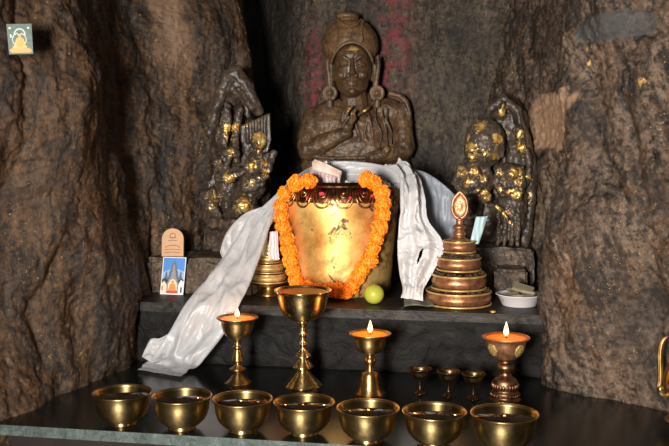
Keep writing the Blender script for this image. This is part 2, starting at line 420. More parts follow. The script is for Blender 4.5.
def disp_l(p):
    q = Vector((p.x, p.y, p.z*.55))
    g_ = Vector((p.x, p.y, p.z*.30)); d = .050*fbm(q*2.2+Vector((3, 1, 7)), 4)+.045*(craggy(g_, 3.4)-.2)+.008*fbm(g_*11, 4)+.005*fbm(p*16, 5)*(1+fbm(p*3, 2))+.0025*(craggy(g_*1.0, 22)-.2)+.0022*fbm(p*60, 4)+.002*fbm(p*140, 3)
    for pts, dep, w in L_CR:
        pw = p+Vector((.015, .015, .01))*noise.noise(p*9)
        r = min(seg_d(pw, a, b_) for a, b_ in zip(pts, pts[1:])); d -= dep*math.exp(-(r/w*2.2)**2)
    for c, r, a in L_BU: d += a*math.exp(-((p-c).length/r)**2)
    return d
PLA, GLA = wl(143, 14), wl(176, 12)
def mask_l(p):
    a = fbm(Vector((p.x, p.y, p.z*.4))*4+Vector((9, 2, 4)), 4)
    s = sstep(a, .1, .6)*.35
    s = max(s*(1-.8*sstep(p.y, 2.05, 2.15)), sstep(p.y, 2.36, 2.48)*.85)  # far end blackened: recess shade painted into the rock colour
    r = 0
    for c, rr in ((wl(200, 130), .05), (wl(208, 175), .05), (wl(196, 205), .05)):
        r = max(r, .38*(1-min(1, (p-c).length/rr)))
    w = noise.noise(p*30)*.012+noise.noise(p*75)*.006
    pl = .55*sstep(min(abs(p.y-2.12)+w*1.5, 9), .05, .01)*sstep(p.z, 1.35, 1.5)  # pale streak paints the lit look of the rock's edge
    pl = max(pl, .8*sstep((p-PLA).length+w, .022, .012)); r = max(r, .6*(1-min(1, (p-GLA).length/.06)))
    return {'soot_shade': s, 'gold': r, 'pale': pl}
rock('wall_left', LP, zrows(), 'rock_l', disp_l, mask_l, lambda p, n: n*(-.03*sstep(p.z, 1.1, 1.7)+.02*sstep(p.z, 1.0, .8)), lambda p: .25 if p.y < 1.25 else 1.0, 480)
BP = [(-1.2, 3.0), (-.86, 2.86), (-.70, 2.72), (-.585, 2.56), (-.48, 2.50), (-.30, 2.48), (-.12, 2.475), (.02, 2.50), (.16, 2.58), (.4, 2.7)]
def disp_b(p):
    return .020*fbm(Vector((p.x, p.y, p.z*.5))*4+Vector((1, 5, 2)), 5)+.006*fbm(Vector((p.x*1.6, p.y, p.z*.7))*16, 5)+.002*fbm(p*60, 3)
def mask_b(p):
    c = P(338, 60, 2.46)
    dx = (p.x-c.x)/.001; 
    w = fbm(Vector((p.x*2, 0, p.z))*6, 4)
    L1 = math.exp(-((p.x-P(312, 60, 2.46).x)/.026)**2)*sstep(p.z, 1.20, 1.36)*sstep(p.z, 1.66, 1.50)
    R1 = math.exp(-((p.x-P(392, 60, 2.46).x)/.050)**2)*sstep(p.z, 1.30, 1.45)
    s = sstep(p.x, -.48, -.62)*.8  # shade of the deep left cleft painted into the colour
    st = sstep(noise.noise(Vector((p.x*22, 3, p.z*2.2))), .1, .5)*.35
    return {'pink': min(1, (L1*1.0+R1*.85)*(1+.6*w)), 'soot_shade': max(s, st)}
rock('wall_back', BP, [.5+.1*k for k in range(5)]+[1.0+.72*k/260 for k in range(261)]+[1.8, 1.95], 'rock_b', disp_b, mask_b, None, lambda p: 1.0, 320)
RP = [(-.06, 2.72), (-.03, 2.52), (.02, 2.38), (.075, 2.26), (.125, 2.13), (.140, 2.00), (.105, 1.92), (.092, 1.84), (.165, 1.75), (.295, 1.645), (.50, 1.50), (.8, 1.32), (1.1, 1.0)]
def wr(px, py):
    d = ray(px, py); best = None
    for (ax, ay), (bx, by) in zip(RP, RP[1:]):
        ex, ey = bx-ax, by-ay; den = d.x*ey-d.y*ex
        if abs(den) < 1e-9: continue
        t = (ax*ey-ay*ex)/den; s = (ax*d.y-ay*d.x)/den
        if 0 <= s <= 1 and t > 0 and (best is None or t < best): best = t
    return C0+d*(best or 2)
R_CR = [([wr(566, 18), wr(600, 8), wr(660, 4)], .016, .02), ([wr(572, 40), wr(600, 36), wr(660, 32)], .016, .018), ([wr(583, 70), wr(583, 90)], .02, .015), ([wr(622, 100), wr(628, 150), wr(640, 200)], .014, .028),
        ([wr(600, 170), wr(620, 205), wr(648, 235)], .012, .028), ([wr(560, 200), wr(575, 260), wr(560, 330)], .008, .03), ([wr(640, 250), wr(655, 300), wr(640, 350)], .010, .03)]
R_BU = [(wr(612, 20), .05, .02), (wr(640, 90), .05, .022), (wr(585, 235), .09, .03), (wr(600, 330), .09, .03), (wr(545, 170), .05, .012), (wr(655, 170), .06, .02)]
def disp_r(p):
    q = Vector((p.x, p.y, p.z*.6))
    g_ = Vector((p.x+.25*p.z, p.y, p.z*.38)); d = .040*fbm(q*2.4+Vector((4, 8, 1)), 4)+.034*(craggy(g_, 3.8)-.2)+.007*fbm(g_*12, 4)+.005*fbm(p*17, 5)*(1+fbm(p*3, 2))+.003*(craggy(g_, 24)-.2)+.0024*fbm(p*60, 4)+.002*fbm(p*140, 3)
    for pts, dep, w in R_CR:
        pw = p+Vector((.012, .012, .012))*noise.noise(p*11)
        r = min(seg_d(pw, a, b_) for a, b_ in zip(pts, pts[1:])); d -= dep*math.exp(-(r/w*2.2)**2)
    for c, r, a in R_BU: d += a*math.exp(-((p-c).length/r)**2)
    return d
PALE = [(525, 100), (560, 93), (566, 108), (556, 118), (553, 142), (547, 152), (538, 146), (526, 136), (522, 118)]
def mask_r(p):
    # plaster scar: a polygon on the rock face measured along the wall
    v = _M.transposed() @ (p-C0); 
    a = fbm(p*5+Vector((2, 2, 2)), 4); s = sstep(a, .15, .7)*.5
    w = noise.noise(p*35)*.008+noise.noise(p*90)*.004
    u_ = (p-PA).dot(PB-PA)/(PB-PA).length_squared; dz = (p.z-PALC.z)/.061
    pale = sstep(max(abs(u_-.5-.08*dz)-(.46+.16*dz if dz < .2 else .5-.12*(dz-.2)), abs(dz)-1)+w*11, .05, -.05)
    gx = (p-GA).dot(GB-GA)/(GB-GA).length_squared*2-1; gz = p.z-GA.z-.004*gx; grey = sstep(gx**4+(gz/.024)**2+w*25, 1.15, .85)
    gold = 0
    for c_, rr, st in R_GO: gold = max(gold, st*(1-min(1, (p-c_).length/rr)))
    return {'soot_shade': s, 'pale': pale, 'grey': grey, 'gold': gold}
PALC = wr(543, 122); PA, PB = wr(526, 122), wr(561, 122); PA.z = PB.z = PALC.z; GA, GB = wr(566, 31), wr(652, 31)
R_GO = [(wr(579, 48), .022, .75), (wr(581, 62), .022, .7), (wr(607, 13), .018, .6), (wr(610, 22), .02, .5), (wr(640, 82), .03, .7), (wr(650, 78), .02, .6), (wr(644, 105), .03, .5), (wr(636, 165), .03, .5), (wr(662, 140), .03, .5), (wr(530, 190), .04, .42), (wr(535, 150), .03, .4)]
rock('wall_right', RP, zrows(), 'rock_r', disp_r, mask_r, lambda p, n: n*(-.02*sstep(p.z, 1.2, 1.7)), lambda p: .25 if p.x > .48 else 1.0, 440)
bm = bmesh.new(); bmesh.ops.create_grid(bm, x_segments=2, y_segments=2, size=3.0, matrix=Matrix.Translation((0, .6, 0)))
struct(obj('floor', bm, 'floor', smooth=False))
def rough_block(name, lo, hi, m, amp=.006, cuts=10, par=None, bev=.006, fr=18):
    bm = bmesh.new(); box(bm, lo, hi, bev)
    bmesh.ops.subdivide_edges(bm, edges=[e for e in bm.edges if e.calc_length() > .03], cuts=cuts, use_grid_fill=True)
    bm.normal_update()
    for v in bm.verts: v.co += v.normal*amp*fbm(v.co*fr, 4)
    return obj(name, bm, m, par, True, angle=50)
# rock plinth under the bust, stone step on the left, rock foot under each carving
c = P(357, 170, 2.40)
struct(rough_block('trim_1', (c.x-.17, 2.27, .5), (c.x+.17, 2.56, 1.150), 'rock_b', .006, 14))
a, b_ = P(150, 258, 1.985), P(243, 258, 1.985)
STEPZ = a.z
struct(rough_block('trim_2', (a.x-.02, 1.987, .90), (b_.x+.03, 2.2, STEPZ), 'block', .007, 22, None, .012))
struct(rough_block('trim_3', (P(205, 230, 2.13).x, 2.10, 1.0), (P(290, 230, 2.13).x, 2.45, 1.085), 'rock_l', .018, 18, None, .02))
struct(rough_block('trim_4', (P(494, 270, 2.08).x, 2.06, .92), (P(527, 270, 2.08).x, 2.40, P(500, 268, 2.08).z), 'rock_r', .004, 10))
struct(rough_block('trim_5', (P(455, 250, 2.16).x, 2.13, .92), (P(535, 250, 2.16).x, 2.45, P(500, 246, 2.16).z), 'rock_r', .010, 12))
# ------------------------------------------------------------------ altar table and shelf
tb = thing('altar_table', (-.3, 1.64, 0), 'low altar table with a black polished stone top below the rock niche', 'table')
def loc_box(lo, hi, o): return Vector(lo)-o, Vector(hi)-o
O = Vector((-.3, 1.64, 0))
bm = bmesh.new(); tp = [(-.86, 1.412), (.60, 1.412), (.32, 1.66), (.15, 1.83), (.14, 1.89), (-.82, 1.89)]
F = [bm.verts.new(Vector((x, y, TZ))-O) for x, y in tp]; B = [bm.verts.new(Vector((x, y, TZ-.018))-O) for x, y in tp]
bm.faces.new(F); bm.faces.new(B[::-1])
for k in range(6): bm.faces.new((F[k], B[k], B[(k+1) % 6], F[(k+1) % 6]))
bm.normal_update(); bmesh.ops.recalc_face_normals(bm, faces=bm.faces)
for f in bm.faces: f.material_index = 1 if f.normal.y < -.9 else 0
obj('tabletop', bm, ['tabletop', 'tabledge'], tb, False)['label'] = 'black stone slab with a pale grey green cut edge'
o = rough_block('base', loc_box((-.84, 1.45, 0), (.12, 1.87, TZ-.018), O)[0], loc_box((-.84, 1.45, 0), (.12, 1.87, TZ-.018), O)[1], 'underbase', .006, 12, tb)
sh = thing('stone_shelf', (-.3, 1.98, TZ), 'dark stone shelf above the table carrying the golden urn', 'shelf')
O = Vector((-.3, 1.98, TZ))
rough_block('slab', Vector((P(100, 300, 1.86).x, 1.858, SZ-.019))-O, Vector((.12, 2.50, SZ))-O, 'shelf', .0008, 24, sh, .003, 14)
rough_block('riser', Vector((P(90, 330, 1.875).x, 1.874, TZ))-O, Vector((.15, 1.96, SZ-.017))-O, 'riser', .004, 24, sh, .003)
# ------------------------------------------------------------------ metal vessels
def on(px, py, z): p = hz(px, py, z); return p, dist(p)/FPX
def pix_prof(rows, s):      # rows of (half width px, height px above base)
    return [(w*s, h*s) for w, h in rows]
# seven offering bowls
BOWLS = [(122, 391, 60, 'at the left end of the row'), (181.5, 395, 61, 'second from the left end of the row'), (242.5, 397.5, 61, 'third from the left, below the left butter lamp'),
         (304, 400, 62, 'below the tall chalice, middle of the row'), (368, 406, 64, 'below the central butter lamp, fifth from left'), (434.5, 409.5, 65, 'below the three small goblets'), (504.5, 414, 69, 'at the right end of the row, largest in view')]
BT = {}
def bowl_meshes():
    R, h, t = .0508, .056, .0022
    bm = bmesh.new()
    pr = smooth_prof([(.0225, .0062), (.032, .009), (.0418, .020), (.0465, .034), (.0478, .046), (.0497, .0525), (.0515, .0545)], 4)
    pr += [(.0522, .0556), (.0516, .0568), (.0502, .0566), (.0482, .0548)] + smooth_prof([(.0478, .054), (.0458, .046), (.0445, .034), (.040, .022), (.031, .0112), (.0, .0095)], 4)
    lathe(bm, pr, 64); BT['body'] = bm
    bm = bmesh.new(); lathe(bm, [(0, .001), (.020, .001), (.0208, 0), (.0232, 0), (.0238, .0012), (.0226, .003), (.0218, .0048), (.0228, .0068), (.0, .0075)], 48); BT['foot'] = bm
    bm = bmesh.new(); lathe(bm, [(0, .0528), (.0470, .0528), (.0472, .0522), (0, .0520)], 48); BT['water'] = bm
bowl_meshes()
first = None
for i, (px, py, w, where) in enumerate(BOWLS):
    p, s = on(px, py, TZ+.056); p.z = TZ; sc_ = w*s/2/.0522
    lab = 'brass offering bowl of dark water, ' + where
    if first is None:
        t = thing('offering_bowl', p, lab, 'bowl', 'row of brass offering bowls')
        first = (t, obj('bowl_body', BT['body'], 'brass', t), obj('foot', BT['foot'], 'brass', t), obj('water', BT['water'], 'water', t))
        first[3]['label'] = 'dark water'
    else:
        t = first[0].copy(); COL.objects.link(t); t['label'] = lab; t.location = p
        for ch in first[1:]:
            q = ch.copy(); COL.objects.link(q); q.parent = t
    t.scale = (sc_, sc_, sc_*random.uniform(.97, 1.03)); t.rotation_euler.z = random.uniform(0, 6)
def flame(par, z, h=.026, x=0, y=0, w=.0048):
    bm = bmesh.new()
    pr = smooth_prof([(0, 0), (w*.75, h*.12), (w, h*.30), (w*.72, h*.55), (w*.3, h*.82), (0, h)], 4)
    lathe(bm, pr, 20, (x, y, z+.003)); f = obj('flame', bm, 'flame', par); f['label'] = 'burning yellow white flame'
    f.visible_shadow = True
    bm = bmesh.new(); tube(bm, [(x, y, z-.003), (x+.0006, y, z+.004)], .0009, 8); obj('wick', bm, 'wick', par)
    ld = bpy.data.lights.new('flame_light', 'POINT'); ld.energy = FLAME_W; ld.color = (1, .48, .14); ld.shadow_soft_size = .006
    lo = bpy.data.objects.new('flame_light', ld); COL.objects.link(lo); lo.parent = par; lo.location = (x, y-.0005, z+h+.010)
FLAME_W = .22
def vessel(name, px, py, label, cat, cup, stem, cupm, stemm, fill=None, group=None, seg=56, sx=1.0):
    """px,py: pixel where the centre of the base stands on the table; cup and stem are outlines in picture units"""
    p, s = on(px, py, TZ); t = thing(name, p, label, cat, group)
    bm = bmesh.new(); lathe(bm, smooth_prof(pix_prof(cup, s), 3), seg); obj('cup', bm, cupm, t)
    bm = bmesh.new(); lathe(bm, smooth_prof(pix_prof(stem, s), 3), seg); obj('stem', bm, stemm, t)
    if fill:
        r, h, fm, fn = fill; bm = bmesh.new(); lathe(bm, [(0, h*s), (r*.9*s, h*s), (r*s, (h+.3)*s), (r*s, (h-.5)*s), (0, (h-.6)*s)], 40); obj(fn, bm, fm, t)
    return t, s
def cupw(rim, lip, h0, h1, body):   # outer outline bottom to rim, then inner back down
    out = [(0, h0)] + body + [(rim-.9, h1-1.2), (rim, h1-.2), (rim-.1, h1+.35), (rim-1.2, h1+.2)]
    inn = [(max(w-1.2, .3), h+.9) for w, h in reversed(body)]
    return out + [(lip-1.4, h1-2.0)] + inn[0:] + [(0, h0+1.2)]
# left butter lamp
t, s = vessel('butter_lamp', 238, 382.5, 'lit brass butter lamp at left, in front of the white scarf hem', 'butter lamp',
    cupw(20.8, 17.5, 44, 66, [(5, 44.5), (10.5, 47), (14.2, 52), (15.8, 58), (16.8, 62.5)]),
    [(0, 0), (12.5, 0), (13, 1.2), (9, 4), (4.5, 9), (3.2, 10.5), (7.6, 13), (8.4, 14.5), (5, 16.5), (2.7, 19), (2.6, 20.5), (5.8, 22.5), (5.6, 24), (3.6, 32), (3.1, 34), (4.7, 35.5), (4.6, 37), (3.1, 38.5), (3.3, 43), (5, 45.2), (0, 45.3)],
    'brass_old', 'brass_old', (18.0, 65.0, 'butter', 'butter'), 'lit butter lamps')
flame(t, 65*s, .019, 0, 0)
# central butter lamp
t, s = vessel('butter_lamp', 370, 393, 'lit brass butter lamp in the middle, below the green lime', 'butter lamp',
    cupw(21, 17.5, 40, 60.5, [(6, 40.3), (11.5, 43), (14.2, 47.5), (15.2, 53), (16.4, 57.5)]),
    [(0, 0), (14.2, 0), (14.6, 1.2), (12.3, 5), (11, 10), (9.6, 16), (8.4, 20.5), (5, 22), (4, 23.5), (3.7, 29), (5.8, 31.5), (6.2, 33.5), (5.4, 35.5), (3.8, 37), (4.2, 39.8), (6.2, 41.2), (0, 41.3)],
    'brass_old', 'brass_old', (18.2, 59.6, 'butter', 'butter'), 'lit butter lamps')
flame(t, 59.6*s, .025, .0, 0)
# copper lamp with gilt medallions
t, s = vessel('butter_lamp', 505, 399, 'lit copper butter lamp with gilt medallions at right', 'butter lamp',
    cupw(23.8, 20, 40.5, 63, [(6.5, 40.8), (12.5, 43.2), (16.8, 48), (18.8, 53.5), (19.6, 58.5), (20.6, 61.3)]),
    [(0, 0), (14.6, 0), (15, 1.2), (13.6, 3), (13.8, 7.5), (12.2, 9.5), (12.8, 14), (12.2, 18.5), (10.2, 21.5), (7.2, 23.2), (5.6, 25), (5.4, 28), (7.6, 30), (8.8, 33), (7.6, 36), (5.4, 37.8), (6.0, 41), (7, 43), (0, 43.2)],
    'copper', 'copper_dark', (20.8, 62.2, 'butter', 'butter'), 'lit butter lamps')
flame(t, 62.2*s, .028, 0, 0)
toC = math.atan2(-t.location.y, -t.location.x)
for k in range(4):
    a = toC-PI/4+k*PI/2
    bm = bmesh.new()
    ctr = Vector((math.cos(a)*18.6*s, math.sin(a)*18.6*s, 52*s))
    nrm = Vector((math.cos(a), math.sin(a), -.42)).normalized(); u = Vector((-math.sin(a), math.cos(a), 0)); w_ = nrm.cross(u)
    if w_.z < 0: w_ = -w_
    rings = []
    for rr, hh in ((6.6, .2), (6.4, 1.1), (5.6, 1.2), (4.8, .8), (3.4, 1.3), (1.8, .9), (0, 1.7)):
        rings.append([bm.verts.new(ctr+nrm*hh*s+(u*math.cos(2*PI*j/28)*(.82+.10*math.sin(2*PI*j/28))+w_*math.sin(2*PI*j/28)*1.05)*rr*s*(1+.05*math.cos(2*PI*j/28*7))+nrm*(-.0022)*((rr/6.6)**2)) for j in range(28)])
    for A, B in zip(rings, rings[1:]):
        for j in range(28): bm.faces.new((A[j], A[(j+1) % 28], B[(j+1) % 28], B[j]))
    obj('medallion', bm, 'goldleaf', t)['label'] = 'oval gilt medallion'
bm = bmesh.new()
for k in range(26):
    a = 2*PI*k/26; ell(bm, (math.cos(a)*12.9*s, math.sin(a)*12.9*s, 14*s), (1.3*s, 1.3*s, 3.2*s), seg=8); ell(bm, (math.cos(a)*14.1*s, math.sin(a)*14.1*s, 5.3*s), (1.1*s, 1.1*s, 1.6*s), seg=8)
obj('petal_band', bm, 'copper_dark', t)
# tall chalice
t, s = vessel('chalice', 303, 385, 'tall unlit brass chalice brimming with orange butter', 'chalice',
    cupw(28.6, 27, 64, 96, [(5, 64.5), (12, 66.5), (18.5, 71), (22.3, 77), (24.6, 86), (26, 92)]),
    [(0, 0), (18, 0), (18.5, 1.2), (15.5, 4.5), (10, 9.5), (6.8, 14), (6.6, 15.5), (10.4, 18), (10.6, 19.5), (7.8, 23), (5.2, 26.5), (5, 27.5), (8.2, 28.6), (8.6, 30), (6.4, 33), (3.6, 36.5), (3.3, 40), (5.0, 42), (3.3, 44), (3.2, 50), (4.4, 51.5), (3.2, 53), (3.3, 60), (4.8, 62), (5.2, 65.5), (0, 65.7)],
    'brass_bright', 'brass_bright', (26.0, 94.3, 'butter', 'butter'))
# three goblets
GOB = [(420, 393, 'leftmost of the three'), (448.5, 396, 'middle one of the three'), (473.3, 398.5, 'rightmost of the three, nearest the copper lamp')]
g0 = None
for px, py, w_ in GOB:
    lab = 'small dark bronze goblet behind the bowls, ' + w_
    if g0 is None:
        t, s = vessel('goblet', px, py, lab, 'goblet', cupw(12, 10.5, 13.5, 25, [(2.5, 13.8), (6.5, 15), (9, 18.5), (9.8, 21.5), (10.6, 23.5)]),
            [(0, 0), (6.6, 0), (6.9, .8), (4.6, 2), (2.4, 4), (1.7, 6), (1.6, 11), (2.6, 13), (3, 14.2), (0, 14.3)], 'bronze', 'bronze', None, 'small bronze goblets', 40)
        g0 = t; gp = t.location.copy()
    else:
        r = g0.copy(); COL.objects.link(r); r['label'] = lab; r.location = hz(px, py, TZ)
        for ch in list(g0.children):
            q = ch.copy(); COL.objects.link(q); q.parent = r
# brass ewer cut by the right edge
p, s = on(682, 421, TZ); s *= 1.22
t = thing('ewer', p, 'ornate brass vessel with a beaded handle at the right edge of the photo', 'vessel')
bm = bmesh.new(); lathe(bm, smooth_prof(pix_prof([(0, 0), (13, 0), (13.5, 1.5), (9, 6), (6, 11), (7, 15), (13, 22), (16, 32), (14, 44), (8, 54), (6, 62), (8, 72), (11, 76), (10, 76.5), (5, 66), (0, 60)], s), 3), 48); obj('vessel_body', bm, 'brass_old', t)
cdir = (Vector((0, 0, p.z))-p); lft = Vector((-math.cos(PSI), -math.sin(PSI), 0))
hp = [lft*d_*s+Vector((0, 0, h_*s)) for d_, h_ in ((6, 66), (13, 70), (18, 66), (19.6, 56), (19.2, 46), (18.6, 36), (19.2, 28), (16, 22), (12, 22))]
hp = spline_pts(hp, 6); bm = bmesh.new(); tube(bm, hp, 1.7*s, 10)
for k in range(0, len(hp), 1): ell(bm, hp[k]+lft*1.4*s, (1.25*s,)*3, seg=8)
ell(bm, lft*18.5*s+Vector((0, 0, 27*s)), (3.4*s,)*3, seg=14)
obj('handle', bm, 'brass_old', t)
# ------------------------------------------------------------------ urn
pf = hz(341, 299, SZ); yc = pf.y+.113; p = P(341, 290, yc); p.z = SZ; s = dist(p)/FPX
UR = smooth_prof([(.108, .0), (.113, .006), (.116, .03), (.121, .09), (.1265, .15), (.130, .19), (.130, .210)], 5)
t = thing('urn', p, 'large gilded urn with a dark lotus petal shoulder on the shelf', 'urn'); URN = t; UC = p.copy()
bm = bmesh.new(); lathe(bm, [(0, 0)]+UR, 96); obj('urn_body', bm, 'urn', t)
top = [(.130, .2095), (.1290, .219), (.1245, .229), (.117, .238), (.1125, .242), (.111, .247), (.104, .248), (.099, .240), (.098, .10), (0, .10)]
bm = bmesh.new(); lathe(bm, smooth_prof(top, 3), 96); obj('shoulder', bm, 'urn_dark', t)['label'] = 'dark red brown shoulder and rim'
def urn_r(z):
    pr = UR[:-1]+smooth_prof(top[:6], 3)
    for (r0, z0), (r1, z1) in zip(pr, pr[1:]):
        if z0 <= z <= z1: return r0+(r1-r0)*(z-z0)/max(z1-z0, 1e-6)
    return pr[-1][0]
NP = 17; a0 = math.atan2(-p.y, -p.x)
for k in range(NP):
    ac = a0+(k+.12)*2*PI/NP; bm = bmesh.new()
    for hw, dep, rad in ((.172, .040, .0024), (.122, .030, .0018), (.07, .018, .0016)):
        pts = []
        for j in range(19):
            u = -1+2*j/18; aa = ac+u*hw; z = .240-dep*math.sqrt(max(0, 1-abs(u)**2.6)); pts.append(Vector((math.cos(aa)*(urn_r(z)+.001), math.sin(aa)*(urn_r(z)+.001), z)))
        tube(bm, pts, rad, 8)
    zc = .231; ell(bm, (math.cos(ac)*urn_r(zc), math.sin(ac)*urn_r(zc), zc), (.006, .006, .004), seg=12)
    obj('lotus_petal', bm, 'petal', t)
for k, (px, py) in enumerate(((324, 193), (352, 197), (372, 196), (309, 197))):
    a = P(px, py, UC.y-.10); z = a.z-SZ; dx = a.x-UC.x; r = urn_r(min(z, .245)); bm = bmesh.new()
    ell(bm, (dx, -math.sqrt(max(r*r-dx*dx, .0001))-.004, z), (.0065 if k == 0 else .0035, .002, .0042 if k == 0 else .003), seg=10); obj('red_daub', bm, 'red', t)['label'] = 'dab of red powder'
# ------------------------------------------------------------------ garland
def flower_mesh(seed):
    rnd = random.Random(seed); bm = bmesh.new(); R = .0180
    ell(bm, (0, 0, 0), (R*.72,)*3, seg=12)
    n = 84
    for k in range(n):
        z = 1-2*(k+.5)/n; a = k*2.39996; r = math.sqrt(1-z*z); d = Vector((r*math.cos(a), r*math.sin(a), z))
        u = d.cross(Vector((rnd.uniform(-1, 1), rnd.uniform(-1, 1), rnd.uniform(-1, 1)))).normalized(); w_ = d.cross(u)
        L0 = R*rnd.uniform(.9, 1.07); wd = R*rnd.uniform(.2, .31); tl = u*R*rnd.uniform(.08, .3)
        b0 = bm.verts.new(d*R*.62-w_*wd*.5); b1 = bm.verts.new(d*R*.62+w_*wd*.5)
        m0 = bm.verts.new(d*L0*.88-w_*wd*1.1+tl*.4); m1 = bm.verts.new(d*L0*.88+w_*wd*1.1+tl*.4); mc = bm.verts.new(d*L0*.97+tl*.1)
        t0 = bm.verts.new(d*L0*.98-w_*wd*.75+tl); t1 = bm.verts.new(d*L0*.98+w_*wd*.75+tl); tc = bm.verts.new(d*L0*1.0+tl*1.35)
        bm.faces.new((b0, b1, m1, mc, m0)); bm.faces.new((m0, mc, tc, t0)); bm.faces.new((mc, m1, t1, tc))
    me = bpy.data.meshes.new('flower'); bm.to_mesh(me); bm.free(); me.materials.append(M['marigold']); return me
FM = [flower_mesh(k) for k in range(3)]
GL = [(309, 181), (296, 183), (284.8, 194), (281, 206), (281.5, 217), (283, 228), (286.5, 239), (289, 250), (290.5, 260.5), (293, 270.5), (296, 280), (300, 289), (308, 297), (318, 302)]
GR = [(366, 179), (374, 183), (381.5, 192.5), (383, 204), (382.5, 215.5), (379.5, 227), (376.5, 238), (373, 249), (369.5, 260), (362, 269), (358, 276.5), (352.5, 286), (346, 293.5), (338, 299.5), (329, 303.5)]
g = thing('marigold_garland', UC+Vector((0, -.14, 0)), 'orange marigold garland looped around the front of the golden urn', 'garland')
def gpos(px, py):
    y = UC.y
    for _ in range(6):
        a = P(px, py, y); dx = a.x-UC.x; z = a.z-SZ; r = urn_r(min(max(z, .0), .245))+.016
        y = UC.y-math.sqrt(max(r*r-dx*dx, 0)) if abs(dx) < r else UC.y-.005
        y = max(y, 1.885)
    a = P(px, py, y)
    a.z = max(a.z, SZ+.0205); return a
chain = [gpos(*q) for q in GL+GR[::-1]]
chain[0].z = max(chain[0].z, SZ+.245); chain[-1].z = max(chain[-1].z, SZ+.24)
rnd = random.Random(3)
for k, c in enumerate(chain):
    f = bpy.data.objects.new('flower', FM[k % 3]); COL.objects.link(f); f.parent = g; f.location = c-g.location
    f.rotation_euler = (rnd.uniform(0, 6), rnd.uniform(0, 6), rnd.uniform(0, 6)); sz = rnd.uniform(.93, 1.12); f.scale = (sz, sz*.92, sz)
bm = bmesh.new(); tube(bm, [c-g.location for c in chain], .0012, 6); obj('string', bm, 'thread', g)
# ------------------------------------------------------------------ lime, coin
p = hz(374, 304, SZ); s = dist(p)/FPX; p.y = max(p.y, 1.885)
t = thing('lime', p, 'yellow green lime on the shelf edge right of the garland', 'fruit')
bm = bmesh.new(); ell(bm, (0, 0, .0212), (.0212, .0212, .0210), seg=32); o = obj('peel', bm, 'lime', t)
bm = bmesh.new(); lathe(bm, [(0, .0412), (.0028, .0415), (.0022, .0432), (0, .0436)], 10); obj('stem_scar', bm, 'stem', t)
p = hz(493, 311, SZ); p.y = 1.872; bm = bmesh.new(); lathe(bm, [(0, 0), (.006, 0), (.0064, .001), (.005, .003), (0, .0036)], 20)
o = obj('button', bm, 'giltrim'); o.location = (p.x, p.y, SZ+.001); tag(o, 'small shiny gilt button on the shelf edge right of the copper mandala', 'button')
# ------------------------------------------------------------------ mandala towers
def ring(r, z0, z1, lip=.0016, bulge=.0034):
    h = z1-z0
    body = smooth_prof([(r-bulge*1.2, z0+h*.16), (r, z0+h*.34), (r+bulge*.3, z0+h*.55), (r-bulge*.9, z0+h*.82)], 4)
    return body
def tower(t, tiers, bodym, rimm, s):
    for r, z0, z1 in tiers:
        h = z1-z0; bm = bmesh.new(); lathe(bm, [(0, z0+h*.1)]+ring(r, z0, z1)+[(r*.96, z1-h*.1), (r*.93, z1-h*.12), (0, z1-h*.14)], 64)
        o = obj('tier', bm, bodym, t)
        bm = bmesh.new()
        for zz, rr in ((z0+h*.10, r+.0004), (z1-h*.12, r-.0002)):
            tube(bm, [Vector((rr*math.cos(2*PI*k/64), rr*math.sin(2*PI*k/64), zz)) for k in range(65)], h*.065, 8, False)
        obj('rim', bm, rimm, o)
p, s = on(458.5, 304, SZ); p.y = max(p.y, 1.86+.066)
p = Vector((P(458.5, 304, p.y).x, p.y, SZ)); s = dist(p)/FPX
t = thing('mandala_tower', p, 'four tiered copper mandala tower with a leaf shaped finial, right on the shelf', 'offering tower')
T4 = [(32*s, 0, 15.5*s), (26.5*s, 15.5*s, 32*s), (21.5*s, 34*s, 48.5*s), (16*s, 52*s, 65*s)]
tower(t, T4, 'copper', 'giltrim', s)
for (r, z0, z1), (r2, _, _) in zip(T4, T4[1:]):
    bm = bmesh.new(); rn = random.Random(5)
    for k in range(130):
        a = rn.uniform(0, 2*PI); rr = rn.uniform(r2*.95, r*.95); ell(bm, (rr*math.cos(a), rr*math.sin(a), z1-.001+rn.uniform(0, .003)), (.0026*rn.uniform(.6, 1.3), .0016, .0014), (rn.uniform(0, 3), 0, rn.uniform(0, 6)), 6)
    o = obj('grain', bm, 'grain', t); o['kind'] = 'stuff'
bm = bmesh.new(); lathe(bm, smooth_prof(pix_prof([(0, 63), (9, 63), (9, 65), (6.5, 67), (5.5, 68), (6.5, 70.5), (5.4, 73), (4.6, 74), (6.4, 76.5), (6.2, 78.5), (4, 80), (3.2, 83), (3.8, 85), (2.8, 86.5), (0, 87)], s), 3), 40); obj('finial_stem', bm, 'copper', t)
fa = math.atan2(-p.x, p.y)   # faces the viewer's side of the room
def leaf(bm, w, h, th, z0, rim):
    n = 40; fr, bk, r2 = [], [], []
    for j in range(n):
        a = 2*PI*j/n; x = math.sin(a); zz = -math.cos(a)
        px_ = w*x*(1-.16*zz*abs(x)); pz = z0+h/2+h/2*(zz if zz < .55 else .55+(zz-.55)*1.0)*1.0
        if zz > .5: px_ *= 1-.55*((zz-.5)/.5)**1.3
        fr.append((px_, -th, pz)); 
    ctrz = z0+h*.48
    def mk(sc1, y): return [bm.verts.new((x*sc1, y, ctrz+(z-ctrz)*sc1)) for x, _, z in fr]
    R = [mk(.72, th*.5), mk(1.0, th), mk(1.0, -th), mk(.93, -th*1.7), mk(.80, -th*1.7), mk(.74, -th*.9), mk(.35, -th*1.6)]
    for A, B in zip(R, R[1:]):
        for j in range(n): bm.faces.new((A[j], A[(j+1) % n], B[(j+1) % n], B[j]))
    bm.faces.new(R[0]); bm.faces.new(R[-1])
bm = bmesh.new(); leaf(bm, 8.6*s, 30*s, .0028, 84*s, 0); o = obj('finial_leaf', bm, 'copper', t); o.rotation_euler.z = fa
